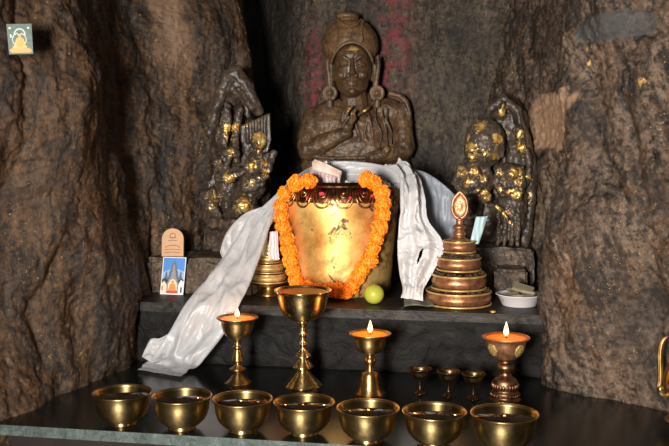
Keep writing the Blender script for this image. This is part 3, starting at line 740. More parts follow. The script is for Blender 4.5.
bm = bmesh.new(); ell(bm, (0, -.0055, 98*s), (2.6*s, .002, 3.4*s), seg=10)
for k in range(8): ell(bm, (3.6*s*math.cos(k*PI/4), -.005, 98*s+4.6*s*math.sin(k*PI/4)), (1.0*s, .0016, 1.0*s), seg=8)
q = obj('rosette', bm, 'giltrim', o)
def sheet(name, pts_rows, m, par=None, th=.0006, label=None):
    """thin paper from a grid of points"""
    bm = bmesh.new(); V = [[bm.verts.new(c) for c in row] for row in pts_rows]
    for A, B in zip(V, V[1:]):
        for j in range(len(A)-1): bm.faces.new((A[j], A[j+1], B[j+1], B[j]))
    o = obj(name, bm, m, par); md = o.modifiers.new('thick', 'SOLIDIFY'); md.thickness = th; md.offset = 0
    return o
def fold_note(name, corners, y, m, label, folds=3, amp=.004, cat='banknote', rows=14, tilt=0.0, group=None):
    """a folded note standing between picture corners bl, br, tl, tr at depth y"""
    bl, br, tl, tr = [P(px, py, y) for px, py in corners]; org = (bl+br)/2; R = []
    for i in range(rows):
        v = i/(rows-1); row = []
        for j in range(18):
            u = j/17; c = bl.lerp(br, u).lerp(tl.lerp(tr, u), v)-org
            c.y += amp*math.sin(u*PI*folds+v*.8)+tilt*v+amp*.5*noise.noise(Vector((u*3, v*3, y*9))); row.append(c)
        R.append(row)
    o = sheet(name, R, m); o.location = org; return tag(o, label, cat, group)
fold_note('banknote', [(470, 243), (479, 244), (476, 217), (488, 216)], p.y+.012, 'note_blue', 'pale blue folded note tucked beside the leaf finial of the copper tower', 2, .004)
# left gold mandala
pl = hz(270, 298, SZ); pl.y = 2.0; pl = Vector((P(269, 296, 2.0).x, 2.0, SZ)); s = dist(pl)/FPX
t = thing('mandala_tower', pl, 'small golden three tiered mandala tower on a footed dish, left on the shelf', 'offering tower')
tower(t, [(17.5*s, 13*s, 22.5*s), (15.3*s, 22.5*s, 32.5*s), (12*s, 32.5*s, 41*s)], 'giltrim', 'giltrim', s)
bm = bmesh.new(); lathe(bm, smooth_prof(pix_prof([(0, 0), (13, 0), (14, 1.5), (10.5, 4), (7.5, 6.5), (8.5, 8.5), (17, 11), (19.5, 13), (19, 13.6), (0, 13.2)], s), 3), 56); obj('dish', bm, 'brass_old', t)
bm = bmesh.new(); lathe(bm, smooth_prof(pix_prof([(0, 40), (5, 40), (5.4, 43), (3.5, 46), (4.2, 49), (2.5, 53), (0, 55)], s), 3), 24); obj('finial', bm, 'giltrim', t)
bm = bmesh.new(); c0 = P(262.5, 258, 1.985); c1 = P(265.5, 227, 1.992); org = c0.copy(); tube(bm, [c0-org, (c0+c1)/2-org, c1-org], [.0075, .0078, .0072], 16, False)
tube(bm, [c0-org, c1-org+Vector((.001, 0, 0))], [.0045, .0042], 12, True)
o = obj('rolled_note', bm, 'note_green', angle=40); o.location = org; tag(o, 'pale green rolled note standing on the small golden tower', 'banknote')
fold_note('banknote', [(268, 261), (279, 260), (269.5, 232), (278, 231)], 1.972, 'note_white', 'rose and white rolled note leaning on the small golden tower', 1, .006)
# notes in the urn
yt = UC.y-.02
bl, br = P(308, 190, yt), P(334, 190, yt)
def fan_note(name, outline, y, m, label, n=5):
    bm = bmesh.new(); org = P(*outline[0], y)
    for k in range(n):
        dy = k*.0042; sh = k*1.3
        vs = [P(px-sh+(k*2.2 if j in (2, 3) else 0), py-sh*.7*(1 if j > 1 else 0), y+dy)-org for j, (px, py) in enumerate(outline)]
        mid = [(vs[0].lerp(vs[1], .5)+Vector((0, -.003, 0))), (vs[3].lerp(vs[2], .5)+Vector((0, -.004, .002)))]
        a = [bm.verts.new(v) for v in (vs[0], mid[0], vs[1], vs[2], mid[1], vs[3])]
        bm.faces.new((a[0], a[1], a[4], a[5])); bm.faces.new((a[1], a[2], a[3], a[4]))
    o = obj(name, bm, m); o.location = org; md = o.modifiers.new('thick', 'SOLIDIFY'); md.thickness = .0009; return tag(o, label, 'banknote')
fan_note('banknote_wad', [(315, 198), (342, 198), (339, 174), (312, 162)], yt+.004, 'note_pink', 'folded peach coloured notes sticking out of the urn, taller and behind the whiter wad', 4)
fan_note('banknote_wad', [(311, 199), (336, 199), (335, 179), (309.5, 172)], yt-.018, 'note_white', 'folded whitish notes sticking out of the urn, in front of the peach ones', 3)
fold_note('paper_slip', [(343, 197), (358, 197), (345.5, 180), (352, 184)], yt+.03, 'paper', 'small cream paper slip sticking out of the urn top', 1, .001, 'paper slip')
fold_note('paper_slip', [(318, 196), (330, 196), (320, 163), (327, 161)], yt+.035, 'p_white', 'small white paper slip poking up behind the pinkish notes', 1, .001, 'paper slip')
# olive note by the right scarf hem
o = sheet('crumpled_note', [[hz(404+30*u, 309-9*v, SZ)*1.0-hz(404, 309, SZ)+Vector((0, .006*math.sin(u*7)*v, .004+.013*abs(math.sin(u*4+v*1.5))*(.3+.7*v)*(1-.5*u))) for u in (k/11 for k in range(12))] for v in (i/7 for i in range(8))], 'note_olive')
c = hz(404, 309, SZ); o.location = (c.x, max(c.y, 1.878), SZ+.001); tag(o, 'olive folded note lying between white scarf and copper tower', 'banknote')
# ------------------------------------------------------------------ plastic dish with biscuits
p = hz(519, 305, SZ); p.y = max(p.y, 1.896); p = Vector((P(519, 303, p.y).x, p.y, SZ)); s = dist(p)/FPX
t = thing('plastic_dish', p, 'shallow white plastic dish holding biscuits at the right end of the shelf', 'dish')
bm = bmesh.new(); lathe(bm, [(0, 0), (16*s, 0), (17*s, .6*s), (21.3*s, 10.6*s), (23.3*s, 11.2*s), (23.3*s, 11.8*s), (20.8*s, 11.6*s), (16.4*s, 1.6*s), (0, 1.2*s)], 48); o = obj('dish_body', bm, 'plastic', t)
rn = random.Random(11)
for k, (dx, dz, tx, ty, rz, lab) in enumerate([(-9, 11, .25, -.15, .3, 'leftmost'), (3, 12, -.2, .1, .9, 'front middle'), (4, 18, .35, .25, -.2, 'topmost, propped up'), (11, 13, .1, .3, 1.3, 'rightmost'), (-3, 14.5, .3, .2, 2.0, 'rear')]):
    bm = bmesh.new(); box(bm, (-.021, -.014, -.003), (.021, .014, .003), .0015)
    o = obj('biscuit', bm, 'cracker', None, True, angle=40); o.location = p+Vector((dx*s, (-.008, -.02, .006, .004, .02)[k], (dz-1.6)*s)); o.rotation_euler = (tx, ty, rz)
    tag(o, 'dull greenish biscuit slab in the white dish, '+lab, 'biscuit', 'biscuits in the plastic dish')
# ------------------------------------------------------------------ cards and plaque
def card(name, corners, depth_pts, base, polys, label, cat, th=.0016):
    """corners bl,br,tr,tl already in space; polys: (material, [(u,v)...]) printed on the face"""
    bl, br, tr, tl = corners; org = (bl+br)/2; bm = bmesh.new()
    nrm = (br-bl).cross(tl-bl).normalized()
    if nrm.y > 0: nrm = -nrm
    def at(u, v, h): return bl.lerp(br, u).lerp(tl.lerp(tr, u), v)-org+nrm*h
    f = [bm.verts.new(at(u, v, h)) for h in (0, -th) for u, v in ((0, 0), (1, 0), (1, 1), (0, 1))]
    for q in ((0, 1, 2, 3), (7, 6, 5, 4), (0, 4, 5, 1), (1, 5, 6, 2), (2, 6, 7, 3), (3, 7, 4, 0)): bm.faces.new([f[k] for k in q])
    ms = [base]; 
    for k, (m_, pts) in enumerate(polys):
        if m_ not in ms: ms.append(m_)
        fc = bm.faces.new([bm.verts.new(at(u, v, .00008*(k+1))) for u, v in pts]); fc.material_index = ms.index(m_)
        fc.normal_update()
        if fc.normal.dot(nrm) < 0: fc.normal_flip()
    me = bpy.data.meshes.new(name); bm.to_mesh(me); bm.free(); o = obj_me(name, me, ms, None, False); o.location = org
    return tag(o, label, cat)
def circ(cx, cy, rx, ry, n=20): return [(cx+rx*math.cos(2*PI*k/n), cy+ry*math.sin(2*PI*k/n)) for k in range(n)]
yb = 1.962
bl = Vector((P(160, 294, yb).x, yb, SZ)); br = Vector((P(183, 294, yb).x, yb, SZ)); dz = .082
tl = bl+Vector((.003, .018, dz)); tr = br+Vector((.003, .018, dz))
def spire(cx, w, z0, z1):
    h = z1-z0; L_ = [(cx-w, z0), (cx-w*.92, z0+h*.22), (cx-w*.74, z0+h*.25), (cx-w*.60, z0+h*.5), (cx-w*.46, z0+h*.53), (cx-w*.30, z0+h*.78), (cx-w*.2, z0+h*.82), (cx-w*.06, z0+h*.9), (cx, z1)]
    return L_[::-1]+[(2*cx-x, z) for x, z in L_[:-1]]
card('picture_card', (bl, br, tr, tl), None, 'p_white', [('p_sky', [(.03, .30), (.97, .30), (.97, .98), (.03, .98)]), ('p_sky2', [(.03, .30), (.97, .30), (.97, .62), (.60, .70), (.30, .66), (.03, .60)]),
    ('p_grey', spire(.51, .30, .30, .96)), ('p_stone', spire(.51, .14, .34, .88)), ('p_grey', spire(.20, .12, .28, .66)), ('p_grey', spire(.82, .12, .28, .66)), ('p_dark', [(.03, .24), (.97, .24), (.97, .40), (.86, .44), (.74, .38), (.30, .38), (.16, .44), (.03, .40)]),
    ('p_cream', [(.03, .03), (.24, .03), (.25, .26), (.14, .36), (.03, .30)]), ('p_white', [(.77, .03), (.97, .03), (.97, .34), (.86, .40), (.76, .26)]), ('p_stone', [(.26, .03), (.76, .03), (.76, .30), (.66, .42), (.51, .47), (.36, .42), (.26, .30)]),
    ('p_cream', [(.32, .05), (.70, .05), (.70, .28), (.62, .38), (.51, .42), (.40, .38), (.32, .28)]), ('p_orange', [(.33, .10), (.69, .10), (.64, .22), (.60, .29), (.42, .29), (.38, .22)]), ('p_orange', circ(.51, .335, .06, .04)), ('p_red', [(.24, .03), (.78, .03), (.74, .10), (.28, .10)]), ('p_gold', [(.44, .14), (.58, .14), (.60, .24), (.48, .26)]),
    ('p_red', [(.05, .10), (.10, .10), (.10, .22), (.05, .22)]), ('p_dark', [(.86, .05), (.93, .05), (.93, .20), (.86, .20)])],
    'postcard of a grey temple under blue sky, below the arched plaque', 'postcard')
# arched plaque
yb = 2.005; bl = Vector((P(162, 256, yb).x, yb, STEPZ+.002)); w_ = (P(183, 256, yb)-P(162, 256, yb)).length; h_ = 28*dist(bl)/FPX
bm = bmesh.new(); out = [(-.5, 0), (.5, 0), (.5, .60)]+[(.5*math.cos(a)*(1 if a < PI/2 else 1), .60+.40*math.sin(a)**.9) for a in (k*PI/14 for k in range(1, 14))]+[(-.5, .60)]
F = [bm.verts.new((x*w_, 0, z*h_)) for x, z in out]; B = [bm.verts.new((x*w_, .008, z*h_)) for x, z in out]
bm.faces.new(F); bm.faces.new(B[::-1])
for k in range(len(F)): bm.faces.new((F[k], B[k], B[(k+1) % len(F)], F[(k+1) % len(F)]))
t = thing('arched_plaque', bl+Vector((w_/2, 0, 0)), 'small sand coloured clay plaque with a rounded arched top, left side', 'plaque'); t.rotation_euler = (-.12, 0, .1)
obj('tablet', bm, 'tan', t, False)
bm = bmesh.new()
for zz, hw in ((.14, .34), (.24, .36), (.56, .20), (.66, .16)): tube(bm, [Vector((-hw*w_, -.0003, zz*h_)), Vector((0, -.0003, (zz+.02)*h_)), Vector((hw*w_, -.0003, zz*h_))], .0008, 6)
tube(bm, [Vector((.33*w_*math.cos(a), -.0003, (.30+.10*math.sin(a))*h_)) for a in (k*PI/12 for k in range(13))], .0008, 6)
tube(bm, [Vector((.12*w_*math.cos(a), -.0003, (.74+.09*math.sin(a))*h_)) for a in (k*2*PI/16 for k in range(17))], .0008, 6)
obj('engraving', bm, 'tan_dark', t)['label'] = 'engraved lines'
# small deity card top left on the rock
def wall_card(c4, lift, **k):
    pts = []
    for px, py in c4: pts.append(wl(px, py)+Vector((lift, -lift*.6, 0)))
    return pts
yq = wl(19, 39); n_ = disp_l(yq)
cdirv = (C0-yq).normalized()
base = yq+cdirv*(max(n_, 0)+.055); s = dist(base)/FPX
uu = Vector((math.cos(PSI+.22), math.sin(PSI+.22), 0)); vv = Vector((-.0, .05, 1)).normalized()
cc = lambda dx, dy: base+uu*dx*s+vv*dy*s
card('picture_card', (cc(-9.5, -15.5), cc(13.5, -14.5), cc(12, 15.5), cc(-12, 14.5)), None, 'p_green', [('p_halo', circ(.50, .66, .24, .20)), ('p_green', circ(.50, .66, .18, .15)), ('p_halo', circ(.47, .48, .30, .24)), ('p_green', circ(.47, .48, .26, .20)),
    ('p_gold', [(.12, .05), (.92, .05), (.95, .14), (.84, .20), (.12, .20), (.04, .12)]), ('p_skin', circ(.48, .245, .31, .055)), ('p_gold', [(.36, .26), (.60, .26), (.63, .50), (.56, .57), (.42, .57), (.35, .50)]), ('p_skin', [(.24, .27), (.33, .27), (.40, .50), (.35, .53)]), ('p_skin', [(.64, .27), (.72, .27), (.64, .52), (.59, .50)]), ('p_skin', [(.44, .40), (.56, .52), (.52, .57), (.44, .56)]),
    ('p_skin', circ(.49, .64, .075, .065)), ('p_dark', circ(.49, .70, .07, .03)), ('p_dark', circ(.49, .735, .03, .02)), ('p_cream', circ(.12, .86, .05, .03)), ('p_cream', circ(.14, .60, .035, .06)), ('p_cream', circ(.86, .86, .05, .03))],
    'small green picture card of a seated golden figure on the left rock', 'picture', .004)
# ------------------------------------------------------------------ scarves
def cloth(name, secs, m, par=None, nu=36, sub=14, fold=.006, nf=3.0, crump=.006, seed=0, hole=None, edge=None, th=.0007):
    """loft through sections (left point, right point); folds run along the length"""
    A = spline_pts([a for a, _ in secs], sub); B = spline_pts([b_ for _, b_ in secs], sub)
    org = secs[-1][0].copy(); org.z = min(min(v.z for v in A), min(v.z for v in B)); n = len(A); g_ = []
    for i in range(n):
        t_ = (A[min(i+1, n-1)]+B[min(i+1, n-1)]-A[max(i-1, 0)]-B[max(i-1, 0)])
        d = B[i]-A[i]; nn = d.cross(t_)
        if nn.y > 0: nn = -nn
        nn = nn.normalized() if nn.length > 1e-9 else Vector((0, -1, 0))
        row = []
        for j in range(nu):
            u = j/(nu-1); c = A[i].lerp(B[i], u)
            v_ = i/(n-1); e = math.sin(PI*u)**.5*(1-.75*sstep(v_, .86, 1.0))
            wv = math.sin(2*PI*nf*u+seed+1.7*math.sin(v_*5+seed)+v_*2)*fold+math.sin(2*PI*nf*2.3*u+seed*2+v_*6)*fold*.4
            # sharp creases: ridged noise stretched along the length
            q = Vector((u*1.7+seed+v_*1.2, v_*6.5-u*1.1, seed*.7)); cr = (1-abs(noise.noise(q))*2.4)*crump+crump*.45*(1-abs(noise.noise(q*2.1))*2.4)+crump*.18*(1-abs(noise.noise(q*4.7))*2.4)
            row.append(c+nn*(e*wv+cr*(.35+.65*e)*(1-.75*sstep(v_, .86, 1.0)))-org)
        g_.append(row)
    bm = bmesh.new(); V = [[bm.verts.new(c) for c in r] for r in g_]
    for i in range(n-1):
        for j in range(nu-1):
            if hole and hole((i+.5)/(n-1), (j+.5)/(nu-1)): continue
            bm.faces.new((V[i][j], V[i][j+1], V[i+1][j+1], V[i+1][j]))
    o = obj(name, bm, m, None); md = o.modifiers.new('thick', 'SOLIDIFY'); md.thickness = th; md.offset = 0
    if par: o.parent = par; o.location = org-par.location
    else: o.location = org
    return o
def Pp(*q): return P(*q)
t0 = hz(160, 368, TZ+.004)
t = thing('white_scarf', (t0.x, t0.y, TZ), 'long white silk scarf draped behind the urn down left onto the table', 'scarf'); KH = t
tz = lambda px, py, h: hz(px, py, TZ+h)
SECS = [(Pp(412, 172, 2.13), Pp(405, 208, 2.15)), (Pp(372, 163, 2.17), Pp(370, 208, 2.18)), (Pp(336, 161, 2.17), Pp(336, 208, 2.18)), (Pp(314, 166, 2.14), Pp(322, 206, 2.15)), (Pp(297, 175, 2.09), Pp(304, 204, 2.09)),
        (Pp(271, 199, 2.03), Pp(284, 206, 2.04)), (Pp(248, 222, 1.99), Pp(272, 224, 1.98)), (Pp(229, 250, 1.945), Pp(264, 249, 1.94)), (Pp(207, 281, 1.885), Pp(252, 281, 1.885)), (Pp(186, 304, 1.832), Pp(241, 303, 1.835)),
        (Pp(170, 332, 1.812), Pp(225, 334, 1.812)), (Pp(156, 352, 1.80), Pp(204, 360, 1.79)), (tz(146, 363, .008), tz(192, 368, .008)), (tz(138, 369, .007), tz(181, 376, .007))]
o = cloth('scarf_cloth', SECS, 'silk_l', t, 60, 16, .0035, 1.1, .011, 1.3)
LOOP = [(Pp(276, 203, 2.07), Pp(280, 215, 2.05)), (Pp(262, 207, 2.06), Pp(270, 226, 2.05)), (Pp(246, 213, 2.05), Pp(258, 236, 2.04)), (Pp(233, 224, 2.03), Pp(245, 248, 2.03)), (Pp(224, 238, 2.02), Pp(234, 258, 2.01)), (Pp(220, 252, 2.0), Pp(226, 266, 2.0))]
cloth('folded_end', LOOP, 'silk_thin', t, 22, 10, .003, 1.6, .004, 4.0)['label'] = 'thinner folded end of the scarf'
TRI = [(Pp(170, 333, 1.83), Pp(171, 336, 1.83)), (Pp(160, 338, 1.83), Pp(166, 346, 1.83)), (Pp(151, 339, 1.828), Pp(164, 356, 1.82)), (Pp(145, 350, 1.822), Pp(160, 360, 1.81)), (Pp(142, 357, 1.815), Pp(152, 363, 1.80))]
cloth('scarf_corner', TRI, 'silk_thin', t, 16, 8, .003, 1.0, .003, 2.2)['label'] = 'turned up corner'
WB = [(Pp(384, 168, 2.13), Pp(404, 163, 2.14)), (Pp(397, 176, 2.06), Pp(418, 178, 2.08)), (Pp(400, 200, 1.995), Pp(424, 198, 2.03)), (Pp(399, 222, 1.985), Pp(428, 220, 2.0)), (Pp(398, 240, 1.98), Pp(441, 238, 1.975)), (Pp(398, 256, 1.97), Pp(444, 252, 1.965)), (Pp(400, 275, 1.955), Pp(433, 273, 1.955)), (Pp(403, 289, 1.94), Pp(424, 288, 1.94)), (Pp(401, 298, 1.935), Pp(423, 301, 1.925))]
o = cloth('white_scarf', WB, 'silk', None, 90, 20, .0095, 1.7, .011, 6.1, lambda v, u: ((u-.52+(v-.64)*1.1)/.035)**2+((v-.64)/.05)**2 < 1)
tag(o, 'bunched white silk scarf hanging at the right side of the urn', 'scarf')
GZ = [(Pp(402, 167, 2.15), Pp(416, 240, 2.12)), (Pp(424, 172, 2.15), Pp(430, 262, 2.12)), (Pp(443, 184, 2.15), Pp(441, 268, 2.12)), (Pp(458, 198, 2.14), Pp(456, 262, 2.12))]
o = cloth('gauze_scarf', GZ, 'gauze', None, 40, 14, .004, 2.0, .008, 3.3)
tag(o, 'sheer grey gauze scarf spread between the urn and the copper tower', 'scarf')
# ------------------------------------------------------------------ the bust
yb = 2.405; sp_ = P(357, 169, yb); s = dist(sp_)/FPX
t = thing('statue', (sp_.x, yb, 1.150), 'dark clay bust in a domed cap, centre of the niche', 'statue', None, math.radians(8.5))
SB = sp_.z-1.150
def q(px, py, y=0): return Vector(((px-357)*s, y, (169-py)*s+SB))
def e(bm, px, py, y, rx, ry, rz, rot=(0, 0, 0), seg=20): ell(bm, q(px, py, y), (rx*s, ry, rz*s), rot, seg)
bm = bmesh.new()
e(bm, 357, 140, .02, 44, .052, 36); e(bm, 356, 166, .02, 56, .064, 24); e(bm, 330, 114, .025, 20, .035, 14, (0, -.3, 0)); e(bm, 388, 112, .025, 18, .035, 13, (0, .35, 0)); e(bm, 357, 104, .02, 18, .035, 14)
e(bm, 355, 148, .015, 48, .055, 22)
cap(bm, q(313, 118, .01), q(309, 148, -.015), 11*s, 11.5*s); cap(bm, q(309, 150, -.02), q(345, 133, -.055), 10.5*s, 7*s)   # raised arm
cap(bm, q(402, 112, .01), q(404, 146, -.01), 9*s, 10.5*s); cap(bm, q(404, 150, -.015), q(372, 158, -.05), 9*s, 7*s)
for k in range(6):   # robe folds
    x = 362+k*6.4+random.uniform(-1.5, 1.5); w_ = random.uniform(-3, 3); tube(bm, [q(x-10+k*.9, 106+k*.6, -.018+.001*k), q(x-5+w_, 120, -.030), q(x-3-w_*.5, 134, -.033), q(x-1+w_, 150, -.034)], [.7*s, 1.5*s, 1.2*s, .8*s], 8)
for k in range(7):
    x = 316+k*3.4; tube(bm, [q(x+8, 108, -.004), q(x+2, 122, -.018-.001*k), q(x-2, 138, -.024)], [.9*s, 1.4*s, 1.2*s], 8)
tube(bm, [q(338, 100, -.01), q(346, 110, -.03), q(357, 117, -.042), q(368, 109, -.033), q(376, 100, -.01)], 1.9*s, 8)
tube(bm, [q(308, 156, -.03), q(335, 158, -.048), q(370, 157, -.05), q(402, 154, -.03)], 2.0*s, 8)
for pts in ([q(388, 94, .0), q(398, 96, -.005), q(406, 103, -.008), q(409, 114, -.008), q(407, 124, -.01)],): tube(bm, pts, 2.6*s, 10)
tube(bm, [q(384, 148, -.055), q(388, 152, -.058)], 4*s, 8)
blob('robed_body', bm, .0021, 'statue', t, (.0024, 55), [(q(362, 106, -.04), .010, 1.0), (q(388, 148, -.05), .014, .5), (q(364, 112, -.04), .006, .8)])
bm = bmesh.new()   # raised hand
ell(bm, q(347, 126, -.066), (6.2*s, .012, 8*s), (0, .2, 0)); 
for k, (x0, y0, x1, y1, x2, y2) in enumerate(((343, 121, 344, 113, 348, 108), (346, 119, 348, 111, 352, 108), (350, 120, 353, 114, 355, 112), (352, 123, 355, 119, 354, 115))):
    cap(bm, q(x0, y0, -.070), q(x1, y1, -.074), 2.0*s, 1.8*s, 3); cap(bm, q(x1, y1, -.074), q(x2, y2, -.082), 1.8*s, 1.4*s, 3)
cap(bm, q(343, 127, -.074), q(349, 118, -.084), 2.2*s, 1.6*s, 3)
cap(bm, q(345, 133, -.055), q(347, 127, -.066), 5.6*s, 5.4*s, 4)
blob('hand', bm, .0013, 'statue', t, (.0005, 90), [(q(350, 112, -.08), .009, 1.1)], 2)
bm = bmesh.new()   # head
e(bm, 352, 70, -.012, 19.5, .052, 25, seg=28); e(bm, 352, 84, -.024, 16, .042, 14); e(bm, 352, 92, -.030, 9, .034, 7); cap(bm, q(353, 90, .0), q(355, 106, .0), 13*s, 14*s)
e(bm, 352, 58, -.02, 17, .046, 12)
tube(bm, [q(352, 62, -.063), q(352, 70, -.070), q(352, 77, -.078)], [1.7*s, 2.4*s, 3.2*s], 10); e(bm, 348.4, 78, -.068, 2.3, .006, 2); e(bm, 355.6, 78, -.068, 2.3, .006, 2)
for sgn in (-1, 1):
    tube(bm, [q(352+sgn*3, 63, -.065), q(352+sgn*8, 60, -.064), q(352+sgn*14, 62.5, -.050)], [1.2*s, 1.6*s, 1.0*s], 8)
    e(bm, 352+sgn*8.2, 67.5, -.056, 4.6, .0085, 2.7); tube(bm, [q(352+sgn*4, 68, -.0635), q(352+sgn*8.2, 69.4, -.066), q(352+sgn*12.6, 68, -.057)], .75*s, 8); tube(bm, [q(352+sgn*4, 66.2, -.063), q(352+sgn*8.2, 64.6, -.0645), q(352+sgn*12.6, 66.4, -.055)], .7*s, 8)
    e(bm, 352+sgn*10, 77, -.048, 5, .012, 5)
    tube(bm, [q(352+sgn*1.2, 81.6, -.071), q(352+sgn*5, 82.2, -.068), q(352+sgn*9.5, 80.4, -.058)], [.9*s, 1.2*s, .6*s], 8)
    tube(bm, [q(352+sgn*2, 92, -.062), q(352+sgn*4, 94.5, -.060)], .8*s, 6)
tube(bm, [q(346.5, 85, -.064), q(350, 84.2, -.070), q(352, 84.7, -.071), q(354, 84.2, -.070), q(357.5, 85, -.064)], 1.0*s, 8); tube(bm, [q(347.5, 87.2, -.064), q(352, 88.2, -.070), q(356.5, 87.2, -.064)], [1.0*s, 1.5*s, 1.0*s], 8)
e(bm, 352, 93, -.058, 4.5, .010, 3.6)
hd = blob('head', bm, .0011, 'face', t, (.0003, 120), [(q(351, 51.5, -.06), .011, 1.0), (q(355, 52, -.06), .009, .9)], 1)
for sgn, xx in ((-1, 331.5), (1, 374)):
    bm = bmesh.new(); tube(bm, [q(xx, 62, -.008), q(xx+sgn*3, 58, -.012), q(xx+sgn*4, 66, -.014), q(xx+sgn*2.4, 78, -.014), q(xx+sgn*1.4, 88, -.012)], [2*s, 2.5*s, 2.4*s, 2.4*s, 2.2*s], 10)
    tube(bm, [q(xx, 63, -.010), q(xx+sgn*.2, 74, -.012), q(xx+sgn*.6, 88, -.012)], [2.2*s, 2*s, 2*s], 10); cap(bm, q(xx-sgn*1, 68, .0), q(xx-sgn*1, 80, .0), 3.6*s, 3*s)
    blob('ear', bm, .0014, 'statue', hd, (.0004, 90), [], 2)
for xx in (330, 376.5):
    bm = bmesh.new(); c = q(xx, 94, -.012)
    tube(bm, [c+Vector((6*s*math.cos(k*PI/12), 0, 6.4*s*math.sin(k*PI/12))) for k in range(25)], 1.9*s, 8, False); ell(bm, c, (5*s, .008, 5.2*s)); ell(bm, c+Vector((0, -.008, 0)), (2.3*s, .005, 2.3*s)); tube(bm, [c+Vector((0, 0, -6*s)), c+Vector((0, .002, -14*s))], [3*s, 4.4*s], 10)
    blob('earring', bm, .0013, 'statue', t, (.0005, 90), [], 2)
bm = bmesh.new()   # cap
e(bm, 349.8, 47, .0, 28.2, .072, 26, seg=32); e(bm, 349.5, 33, .003, 22.5, .058, 12); e(bm, 347, 19.3, -.006, 12.0, .032, 4.8)
ell(bm, q(352, 72, -.055), (.001, .001, .001))
tube(bm, [q(338, 23, -.030), q(343, 29, -.060), q(350, 32, -.068), q(357, 29, -.060), q(361, 23, -.030)], [1.3*s]*5, 8)
tube(bm, [q(338, 24, -.03), q(341, 34, -.058), q(340, 44, -.070)], [1.2*s]*3, 8); tube(bm, [q(363, 24, -.03), q(361, 34, -.058), q(362, 46, -.068)], [1.2*s]*3, 8)
o = blob('domed_cap', bm, .0018, 'cap', t, (.001, 70), [], 3)
# carve the face opening of the cap: pull the front lower part back so the face stands free
for v in o.data.vertices:
    x, y, z = v.co; px_, py_ = x/s+357, 169-(z-SB)/s
    d = ((px_-352)/20.5)**2+((py_-72)/27)**2
    if d < 1 and y < 0: v.co.y = max(y, .0+(-.0)) 
bm = bmesh.new(); tube(bm, [q(352+21*math.cos(a), 72-26*math.sin(a), -.034-.022*math.sin(a)) for a in (.22+(PI-.44)*k/18 for k in range(19))], 1.5*s, 10)
obj('cap_band', bm, 'statue', o)
# ------------------------------------------------------------------ carved reliefs at both sides
def carving(name, px0, py0, y, label, group):
    p_ = P(px0, py0, y); t_ = thing(name, p_, label, 'relief'); t_.rotation_euler.z = group; k = dist(p_)/FPX
    inv = Matrix.Rotation(-group, 3, 'Z')
    def q_(px, py, dy=0): return inv @ (P(px, py, y+dy)-p_)
    return t_, k, q_
t, k_, q = carving('carved_relief', 235, 228, 2.13, 'black carved relief of small gold flecked figures under a pointed hood, left of the urn', 0.25)
def E(bm, px, py, dy, rx, rz, ry=None, rot=(0, 0, 0)): ell(bm, q(px, py, dy), (rx*k_, (ry or min(rx, rz)*k_), rz*k_), rot, 16)
def T(bm, pts, r): 
    r = r if isinstance(r, list) else [r]*len(pts); tube(bm, [q(*c) for c in pts], [x*k_ for x in r], 10)
    for c, x in zip(pts, r): ell(bm, q(*c), (x*k_,)*3, seg=10)
bm = bmesh.new()   # back slab with serpent hood
E(bm, 232, 150, .09, 26, 84, .05); E(bm, 232, 92, .07, 13, 22, .045); E(bm, 250, 180, .08, 22, 52, .05); E(bm, 215, 190, .085, 20, 50, .05)
T(bm, [(205, 150, .04), (216, 110, .03), (228, 76, .02), (236, 72, .02), (250, 90, .03), (258, 112, .035)], [6, 6, 7, 7, 6.5, 5])
T(bm, [(222, 100, .04), (232, 88, .02), (243, 100, .03), (248, 116, .03)], [3.5, 4, 4, 3]); T(bm, [(200, 225, .05), (203, 180, .045), (212, 140, .045)], [5, 6, 4])
for kk in range(6): E(bm, 231+kk*4.2, 78+kk*6, .015, 3.2, 3.6)
blob('hood', bm, .003, 'relief', t, (.0045, 38), [(q(212, 200, .03), .016, .55), (q(204, 205, .03), .016, .5), (q(206, 160, .03), .012, .4)])
bm = bmesh.new()   # rear figure with several arms
E(bm, 228, 182, .035, 13, 24, .035); E(bm, 226, 155, .03, 9, 16, .03); E(bm, 238, 205, .025, 18, 18, .035); E(bm, 213, 200, .02, 9, 14, .03)
T(bm, [(228, 166, .02), (224, 142, .0), (227, 118, .005), (227, 105, .01)], [4.5, 4.5, 5.2, 3.5]); T(bm, [(236, 160, .02), (235, 140, .0), (238, 118, .01), (240, 108, .01)], [4, 4, 4.2, 3])
T(bm, [(214, 150, .02), (218, 162, .0), (224, 172, -.01), (237, 170, -.015)], [4.5, 5, 4.5, 4]); T(bm, [(232, 152, .0), (223, 174, -.018)], [2.8, 3.2]); T(bm, [(218, 178, -.012), (230, 178, -.022), (242, 172, -.022)], [4.5, 5, 3.6])
T(bm, [(236, 154, .0), (230, 150, -.008)], [4.5, 4.5]); T(bm, [(206, 196, .0), (212, 206, -.01), (218, 216, -.01)], [5, 6, 5]); E(bm, 222, 130, .015, 5, 6)
blob('figure', bm, .0021, 'relief', t, (.0038, 85), [(q(228, 128, -.01), .015, .95), (q(227, 135, -.01), .012, .9), (q(236, 127, -.005), .012, .8), (q(229, 178, -.03), .015, 1.0), (q(232, 152, -.02), .012, .8), (q(213, 197, -.01), .018, .8), (q(212, 206, -.01), .014, .7), (q(220, 160, -.01), .01, .6)], 3)
bm = bmesh.new()   # front figure: head with gold face under its slab, bent arms, raised knee
E(bm, 259, 141, -.005, 8.5, 10.5, .024); E(bm, 257, 164, .0, 11, 15, .028); E(bm, 252, 186, .0, 15, 14, .032); E(bm, 244, 203, -.012, 14, 13, .03)
T(bm, [(265, 158, -.006), (273, 154, -.006), (268, 170, -.02)], [4, 4, 4]); T(bm, [(249, 160, -.004), (246, 170, -.015), (252, 181, -.03), (266, 176, -.034)], [4.2, 4.4, 4.6, 3.6]); T(bm, [(236, 192, .0), (246, 188, -.03), (262, 184, -.035)], [5, 5.5, 4])
